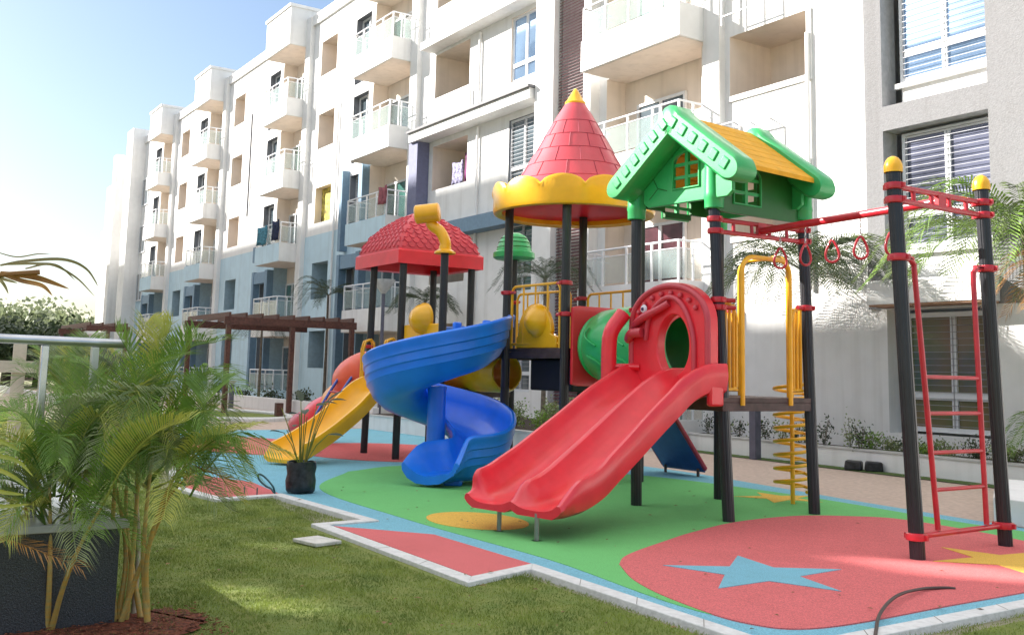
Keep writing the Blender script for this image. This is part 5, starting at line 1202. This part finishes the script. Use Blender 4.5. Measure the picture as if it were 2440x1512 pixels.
F(fr1, ((310, 1060, 5.95), (330, 980, 6.1), (300, 900, 6.2), (240, 850, 6.3)), LEAFD, ll=0.3)
F(fr1, ((372, 1020, 5.85), (400, 920, 6.0), (430, 850, 6.1), (470, 790, 6.2)), LEAF, vee=0.8)
fr1 += crown(pt(345, 1075, 5.9), 36, 0.74, 3) + crown(pt(430, 1090, 5.7), 10, 0.55, 4)
c1 = gp(315, 1478); palm_clump('large areca palm clump with yellow canes beside the granite wall corner', None, stems1, fr1, (c1.x, c1.y, 0))
stems2 = [FD((105, 1500, 5.55), (88, 1380, 5.6), (70, 1280, 5.65), (60, 1200, 5.7)), FD((112, 1505, 5.5), (118, 1380, 5.5), (120, 1260, 5.55), (118, 1160, 5.6)), FD((122, 1500, 5.5), (150, 1400, 5.45), (190, 1300, 5.4), (240, 1210, 5.35)),
          FD((128, 1500, 5.55), (135, 1380, 5.6), (165, 1260, 5.65), (170, 1150, 5.7)), FD((118, 1498, 5.6), (100, 1400, 5.65), (105, 1300, 5.7), (95, 1180, 5.75))]
fr2 = []
F(fr2, ((240, 1210, 5.35), (300, 1100, 5.3), (370, 1030, 5.2), (450, 1000, 5.15)), LEAFY, ll=0.28, vee=0.7)
F(fr2, ((170, 1290, 5.4), (250, 1170, 5.35), (320, 1060, 5.3), (420, 990, 5.2)), LEAF, ll=0.3, vee=0.6)
F(fr2, ((100, 1190, 5.7), (150, 1050, 5.7), (240, 940, 5.65), (400, 925, 5.6)), LEAFS, ll=0.30, droop=0.9, npair=56)
F(fr2, ((118, 1160, 5.6), (140, 1030, 5.6), (200, 960, 5.6), (330, 950, 5.55)), LEAFS, ll=0.28, droop=0.9)
F(fr2, ((60, 1200, 5.7), (90, 1100, 5.7), (150, 1040, 5.7), (250, 1060, 5.6)), LEAF, droop=0.9)
F(fr2, ((118, 1160, 5.6), (90, 1040, 5.6), (40, 980, 5.6), (-30, 985, 5.6)), LEAF)
F(fr2, ((170, 1150, 5.7), (190, 1030, 5.9), (170, 930, 6.0), (120, 870, 6.1)), LEAF, vee=0.8)
F(fr2, ((95, 1180, 5.75), (60, 1100, 5.7), (20, 1060, 5.6), (-40, 1080, 5.5)), LEAFY)
F(fr2, ((170, 1150, 5.7), (200, 1060, 5.8), (220, 980, 5.9), (210, 900, 6.0)), LEAF, vee=0.8)
F(fr2, ((165, 1260, 5.6), (215, 1200, 5.5), (230, 1120, 5.5), (225, 1040, 5.5)), LEAF, ll=0.22)
F(fr2, ((60, 1250, 5.6), (30, 1200, 5.6), (-10, 1180, 5.6), (-60, 1200, 5.6)), LEAFY)
F(fr2, ((-60, 1290, 5.2), (10, 1285, 5.2), (90, 1310, 5.15), (190, 1350, 5.1)), LEAFDRY, ll=0.20, npair=26, droop=0.9)
fr2 += crown(pt(130, 1170, 5.6), 30, 0.66, 8)
c2 = gp(115, 1500); palm_clump('small areca palm clump with a dried frond at the lower left edge', None, stems2, fr2, (c2.x, c2.y, 0))
fr3 = []
for i in range(13):
    a = i / 12; x = lerp(60, 330, a) + rp.uniform(-20, 20); F(fr3, ((190 + rp.uniform(-25, 25), 1030, 7.6), (lerp(190, x, 0.45), 930, 7.7), (lerp(190, x, 0.8), 850 + abs(a - 0.5) * 60, 7.8), (x, 800 + abs(a - 0.5) * 160 + rp.uniform(-15, 25), 7.9)), (LEAF, LEAFS, LEAFY)[i % 3], vee=0.6)
fr3 += crown(pt(200, 1040, 7.5), 22, 0.95, 9, ll=0.3)
c3 = pt(190, 1180, 7.6); palm_clump('bushy areca palm growing behind the steel railing', None, [FD((190 + dx, 1190, 7.6), (190 + dx * 0.6, 1100, 7.6), (190, 1020, 7.6)) for dx in (-20, -5, 12, 25)], fr3, (c3.x, c3.y, 0))
# dried frond hanging in from the upper left
dt = thing('palm_frond', 'long brown and ochre palm frond leaning in from the upper left edge', 'palm frond', tuple(pt(-200, 660, 3.0)))
q = MB(); q.tube(smooth_path(FD((-260, 700, 3.0), (-120, 668, 3.0), (0, 655, 3.05), (95, 648, 3.1)), 6), [0.008] * 19, 6, cap=False); q.build('midrib', LEAFDRY, dt)
g_ = pt(-420, 1500, 3.0); g_.z = 0; q = MB(); q.tube(smooth_path([g_, g_ + Vector((0.02, 0.02, 0.8)), pt(-360, 760, 3.0), pt(-260, 700, 3.0)], 6), 0.014, 8, cap=False); q.build('stem', CANE, dt)
def ribbon(q, P, w0, seed=0):
    path = smooth_path(P, 6); n = len(path); vs = []; fs = []
    for i, p in enumerate(path):
        t = i / (n - 1); tg = (path[min(i + 1, n - 1)] - path[max(i - 1, 0)]).normalized(); s = tg.cross(fw).normalized(); w_ = w0 * math.sin(math.pi * (0.15 + 0.85 * t)) ** 0.6 if t < 1 else 0.0003
        vs += [p - s * w_, p + fw * w_ * 0.4, p + s * w_]
    for i in range(n - 1): o = i * 3; fs += [(o, o + 1, o + 4, o + 3), (o + 1, o + 2, o + 5, o + 4)]
    q.add(vs, fs)
for i, (P, w_) in enumerate([(((-10, 600, 3.1), (40, 612, 3.1), (90, 605, 3.1), (123, 606, 3.1)), 0.0022), (((0, 632, 3.05), (60, 622, 3.1), (150, 618, 3.15), (205, 640, 3.2), (238, 688, 3.2)), 0.005), (((0, 650, 3.05), (70, 658, 3.1), (110, 668, 3.1), (165, 688, 3.1)), 0.009),
                             (((0, 652, 3.05), (50, 668, 3.05), (100, 680, 3.0), (125, 704, 3.0)), 0.007), (((60, 640, 3.1), (120, 630, 3.15), (180, 660, 3.2), (225, 705, 3.2)), 0.0035), (((10, 630, 3.05), (90, 628, 3.1), (140, 634, 3.15), (180, 668, 3.2)), 0.004), (((-30, 655, 3.05), (0, 668, 3.0), (12, 682, 3.0), (20, 700, 3.0)), 0.005), (((-40, 648, 3.05), (0, 662, 3.05), (20, 668, 3.0), (42, 674, 3.0)), 0.005)]):
    q = MB(); ribbon(q, FD(*P), w_); q.build('leaflet', LEAFDRY if i in (2, 3) else mat('dried_brown_leaf', (0.32, 0.26, 0.12), 0.6), dt)
# yellow-green leaves poking in at the left edge
dt2 = thing('palm_frond', 'bright yellow green palm frond tips entering at the left edge', 'palm frond', tuple(pt(-60, 1120, 4.6)))
for i, P in enumerate([((-60, 1075, 4.6), (0, 1085, 4.6), (45, 1100, 4.6), (80, 1135, 4.6)), ((-60, 1110, 4.6), (0, 1120, 4.6), (40, 1140, 4.6), (70, 1165, 4.6)), ((-60, 1150, 4.6), (0, 1170, 4.6), (60, 1178, 4.6)), ((-60, 1190, 4.6), (0, 1205, 4.6), (70, 1200, 4.6)), ((-60, 1040, 4.6), (0, 1050, 4.6), (50, 1075, 4.6))]): q = MB(); ribbon(q, FD(*P), 0.010); q.build('leaflet', LEAFY, dt2)
g_ = pt(-110, 1500, 4.6); g_.z = 0; q = MB(); q.tube(smooth_path([g_, pt(-90, 1300, 4.6), pt(-62, 1190, 4.6), pt(-60, 1040, 4.6)], 6), 0.010, 8, cap=False); q.build('stem', CANE, dt2)

def palm_tree(label, x, y, h, fl, nf, m, tr=0.05, seed=0, ll=0.3, npair=30, wd=0.016, leafm=None, up0=0.9, group='palms planted along the facade', name='palm_tree'):
    rr = random.Random(seed); t = thing(name, label, 'palm tree', (x, y, 0), group)
    q = MB(); q.tube([(x, y, 0.0), (x + 0.03, y, h * 0.5), (x, y, h)], [tr * 1.3, tr, tr * 0.8], 10); q.build('trunk', TRUNK, t, smooth=60)
    for i in range(nf):
        a = 2 * math.pi * i / nf + rr.uniform(-0.25, 0.25); e = up0 * rr.uniform(0.15, 1.15); l_ = fl * rr.uniform(0.8, 1.1); d = Vector((math.cos(a), math.sin(a), 0)); b = Vector((x, y, h - 0.05))
        P = [b, b + d * l_ * 0.28 + Vector((0, 0, l_ * 0.32 * e)), b + d * l_ * 0.62 + Vector((0, 0, l_ * (0.42 * e - 0.05))), b + d * l_ * 0.95 + Vector((0, 0, l_ * (0.25 * e - 0.38)))]
        q = MB(); frond(q, P, ll=ll, npair=npair, wd=wd, rnd=rr, droop=0.8); q.build('frond', m if not leafm or i % 3 else leafm, t)
    return t
palm_tree('feathery young palm in front of the white wall beyond the yellow entry hoop', -12.3, 14.7, 3.5, 1.9, 36, LEAFM, seed=2, leafm=LEAFD, ll=0.46, wd=0.032, npair=34, up0=0.7)
palm_tree('tall green palm at the right edge beside the grey windowed wall', -8.15, 14.70, 3.75, 2.4, 34, LEAFM, seed=5, tr=0.06, leafm=LEAF, ll=0.48, npair=38, wd=0.032)
palm_tree('yellowing palm at the far right edge of the picture', -7.2, 14.3, 2.9, 1.3, 18, LEAFDRY, seed=6, leafm=LEAFM, wd=0.022, ll=0.34)
palm_tree('low dark palm at the right edge behind the white ramp', -7.6, 14.6, 0.9, 0.9, 12, LEAF, seed=9, wd=0.02)
palm_tree('dark bushy palm between the mushroom cap and the louvre screen', -19.0, 13.6, 3.7, 1.35, 18, LEAFD, seed=12, ll=0.35, wd=0.022)
palm_tree('dark palm rising above the pergola beam', -34.6, 14.9, 4.2, 1.5, 16, LEAFD, seed=15, ll=0.4, wd=0.03, npair=24)
palm_tree('dark narrow palm seen under the red domed roof', -26.6, 14.6, 3.6, 1.25, 18, LEAFD, seed=18, ll=0.4, wd=0.03, npair=24)
palm_tree('small dark palm in the bed behind the yellow guard rail', -20.3, 13.0, 2.2, 0.9, 14, LEAFD, seed=21, ll=0.3, wd=0.022, npair=22)
palm_tree('dark palm left of the pergola corner post', -39.5, 14.2, 3.0, 1.3, 14, LEAFD, seed=24, ll=0.4, wd=0.03, npair=22)

# leafy shrubs in the planters
def shrub(label, x, y, z, r, h, n, m, seed, leaf=0.05, stems=6, group=None):
    rr = random.Random(seed); t = thing('shrub', label, 'shrub', (x, y, z), group); q = MB(); s = MB()
    for i in range(stems):
        a = rr.uniform(0, 6.28); e = Vector((x + math.cos(a) * r * rr.uniform(0.2, 0.8), y + math.sin(a) * r * 0.6 * rr.uniform(0.2, 0.8), z + h * rr.uniform(0.6, 1.0))); s.tube([(x, y, z - 0.05), Vector((x, y, z)).lerp(e, 0.5) + Vector((0, 0, 0.03)), e], 0.006, 4, cap=False)
        for k in range(n // stems):
            tt = rr.uniform(0.25, 1.05); c = Vector((x, y, z)).lerp(e, tt) + Vector((rr.gauss(0, r * 0.22), rr.gauss(0, r * 0.22), rr.gauss(0, h * 0.10))); d = Vector((rr.gauss(0, 1), rr.gauss(0, 1), rr.gauss(0.4, 0.7))).normalized(); sd = d.cross(Vector((rr.gauss(0, 1), rr.gauss(0, 1), rr.gauss(0, 1)))).normalized(); L_ = leaf * rr.uniform(0.7, 1.3)
            q.add([c, c + d * L_ * 0.5 + sd * L_ * 0.28, c + d * L_, c + d * L_ * 0.5 - sd * L_ * 0.28], [(0, 1, 2, 3)])
    s.build('stems', TRUNK, t); q.build('foliage', m, t); return t
rr = random.Random(31)
sd_ = 100
ORD = ['first', 'second', 'third', 'fourth', 'fifth', 'sixth', 'seventh', 'eighth', 'ninth', 'tenth', 'eleventh', 'twelfth']
lab = ['sparse', 'airy', 'upright', 'leggy', 'open', 'slender', 'scattered', 'thin', 'wispy', 'loose']
N1 = 11
for i in range(N1):
    x = lerp(-14.9, -10.9, i / (N1 - 1)) + rr.uniform(-0.1, 0.1); shrub('airy small leaved shrub in the long white planter, %s from its left end' % ORD[i], x, 14.95 - 0.05 * i + rr.uniform(-0.1, 0.1), 0.26, 0.26, rr.uniform(0.38, 0.62), 130, (LEAFD, LEAFS)[i % 2], sd_ + i, 0.055, group='airy shrubs in the left half of the long white planter')
for i in range(12):
    x = lerp(-10.9, -6.9, i / 11) + rr.uniform(-0.1, 0.1); shrub('dense low shrub in the right half of the long planter, %s from the left' % ORD[i], x, 14.62 + rr.uniform(-0.12, 0.12), 0.24, 0.34, rr.uniform(0.26, 0.38), 420, (LEAF, LEAFS, LEAFD)[i % 3], sd_ + 40 + i, 0.045, 9, group='dense shrubs in the right half of the long white planter')
for i in range(10):
    x = lerp(-18.5, -15.5, i / 9) + rr.uniform(-0.1, 0.1); shrub('light green shrub in the planter behind the spiral slide, %s from the left' % ORD[i], x, 11.6 + rr.uniform(-0.1, 0.9), 0.27, 0.4, rr.uniform(0.45, 0.75), 330, (LEAFS, LEAF, LEAFS)[i % 3], sd_ + 80 + i, 0.06, 9, group='shrubs in the planter behind the spiral slide')
for i in range(6):
    x = lerp(-45, -30, i / 5); shrub('dark shrub along the foot of the far apartment front, %s from the left' % ORD[i], x, 13.4, 0.0, 0.7, rr.uniform(0.6, 1.0), 320, LEAFD, sd_ + 120 + i, 0.11, 9, group='shrubs along the far apartment front')

# grow bags on the verge, bollard light, garden lamp, stepping pods
for i, (px, py) in enumerate(((2036, 1118), (2080, 1121))):
    g0 = gp(px, py); q = MB(); q.prism([(-0.13 + 0.02 * math.sin(k), 0) for k in range(1)] + [(0.13, 0.0), (0.14, 0.02), (0.13, 0.15), (-0.12, 0.16), (-0.14, 0.03)], 0.2, Matrix.Translation((g0.x, g0.y, 0)) @ Matrix.Rotation(R(28 + 14 * i), 4, 'Z') @ Matrix.Rotation(R(90), 4, 'X')); o = q.build('grow_bag', BAG, bevel=0.02)
    tag(o, 'flat black grow bag on the grass verge, ' + ('left one of the pair' if i == 0 else 'right one of the pair'), 'grow bag', 'two black bags on the verge')
def bollard(label, x, y, h, r, name='bollard_light', cat='bollard light'):
    t = thing(name, label, cat, (x, y, 0)); q = MB(); q.box(x - r, x + r, y - r, y + r, 0, h * 0.86) if h < 2 else q.tube([(x, y, 0), (x, y, h * 0.93)], r, 12); q.build('post', mat('slate_metal', (0.12, 0.12, 0.16), 0.45, 0.2), t, bevel=0.004)
    k = 1 if h < 2 else 2.1; q = MB(); q.lathe([(r * 0.95, h * (0.86 if h < 2 else 0.93)), (r * 1.2, h * 0.9), (0.15 * k, h * 0.985), (0.155 * k, h), (0, h)], 24, Matrix.Translation((x, y, 0.002))); q.build('lamp_head', mat('lamp_head_grey', (0.55, 0.56, 0.56), 0.4, 0.2), t, smooth=40); return t
bollard('slate bollard light with a flared pale head under the deck of the right tower', -12.95, 14.05, 1.0, 0.075)
bollard('tall garden lamp with flared pale head seen through the left tower', -25.6, 12.7, 4.0, 0.05, 'garden_lamp', 'lamp post')
bollard('slim dark bollard light beside the pergola post', -33.2, 11.0, 1.0, 0.07)
PODC = [(-17.0, 11.9, 0.85, 0.34, RED, 'red'), (-16.4, 10.98, 0.50, 0.0, GREEN, 'green')]
pods = [((-17.1, 10.85), 0.82, RED, 'red'), ((-16.35, 10.75), 0.50, GREEN, 'green'), ((-15.75, 10.35), 0.27, YEL, 'yellow'), ((-15.0, 9.95), 0.12, BLUE, 'blue')]
for (x, y), h, m, c in pods:
    t = thing('stepping_pod', '%s round stepping pod on a short stem behind the spiral slide' % c, 'stepping pod', (x, y, 0), 'stepping pods behind the spiral slide')
    q = MB(); q.tube([(x, y, 0), (x, y, h - 0.03)], 0.035, 10); q.build('stem', mat('brown_steel', (0.16, 0.06, 0.03), 0.5), t, smooth=50)
    q = MB(); q.lathe([(0.06, h - 0.07), (0.17, h - 0.04), (0.185, h), (0.17, h + 0.03), (0.12, h + 0.045), (0, h + 0.048)], 26, Matrix.Translation((x, y, 0))); q.build('pod', m, t, smooth=45)

# ================================================================ FAR TREES
def tree(label, x, y, h, r, m, seed, n=2600, leaf=0.35, group='trees beyond the far end of the garden'):
    rr = random.Random(seed); t = thing('tree', label, 'tree', (x, y, 0), group); q = MB(); q.tube([(x, y, -0.1), (x + 0.1, y, h * 0.35), (x, y + 0.1, h * 0.6)], [r * 0.09, r * 0.06, r * 0.03], 9)
    cl = []
    for i in range(16):
        a = rr.uniform(0, 6.28); e = rr.uniform(-0.3, 1.0); rad = r * rr.uniform(0.3, 1.05); cl.append((Vector((x + math.cos(a) * rad * math.cos(e), y + math.sin(a) * rad * math.cos(e), h * 0.62 + math.sin(e) * h * 0.32)), r * rr.uniform(0.2, 0.42)))
        q.tube([(x, y, h * 0.3), cl[-1][0]], [r * 0.03, r * 0.012], 5, cap=False)
    q.build('trunk', TRUNK, t, smooth=60); f = MB()
    for i in range(n):
        c, cr = rr.choice(cl); d = Vector((rr.gauss(0, 1), rr.gauss(0, 1), rr.gauss(0, 0.8))).normalized(); p = c + d * cr * rr.uniform(0.5, 1.08); u = Vector((rr.gauss(0, 1), rr.gauss(0, 1), rr.gauss(0, 1))).normalized(); v = u.cross(d).normalized(); s = leaf * rr.uniform(0.5, 1.1)
        f.add([p - u * s * 0.5, p + v * s * 0.4, p + u * s * 0.5, p - v * s * 0.4], [(0, 1, 2, 3)])
    f.build('crown', m, t); return t
FL_ = ['rounded pale green tree at the left edge of the skyline', 'taller olive tree just right of the leftmost tree', 'broad hazy green tree in the middle of the left skyline', 'small pale tree right of the broad hazy one', 'light green tree next to the white pillar', 'dark tree standing in front of the pale skyline trees', 'second dark bushy tree low at the left edge', 'pale tree whose top shows behind the dried frond']
for i, (px, dep, hpx, r, m) in enumerate([(20, 88, 712, 6.0, FAR), (75, 84, 700, 6.5, FAR), (135, 92, 715, 6.5, FAR), (182, 96, 732, 5.0, FAR), (222, 90, 733, 4.5, FAR), (95, 62, 752, 4.2, LEAFD), (20, 60, 758, 4.5, LEAFD), (-40, 90, 700, 7, FAR)]):
    b = pt(px, 852, dep); tp = pt(px, hpx, dep); tree(FL_[i], b.x, b.y, tp.z * 0.80, r, m, 200 + i, leaf=0.55 if i < 5 else 0.4)
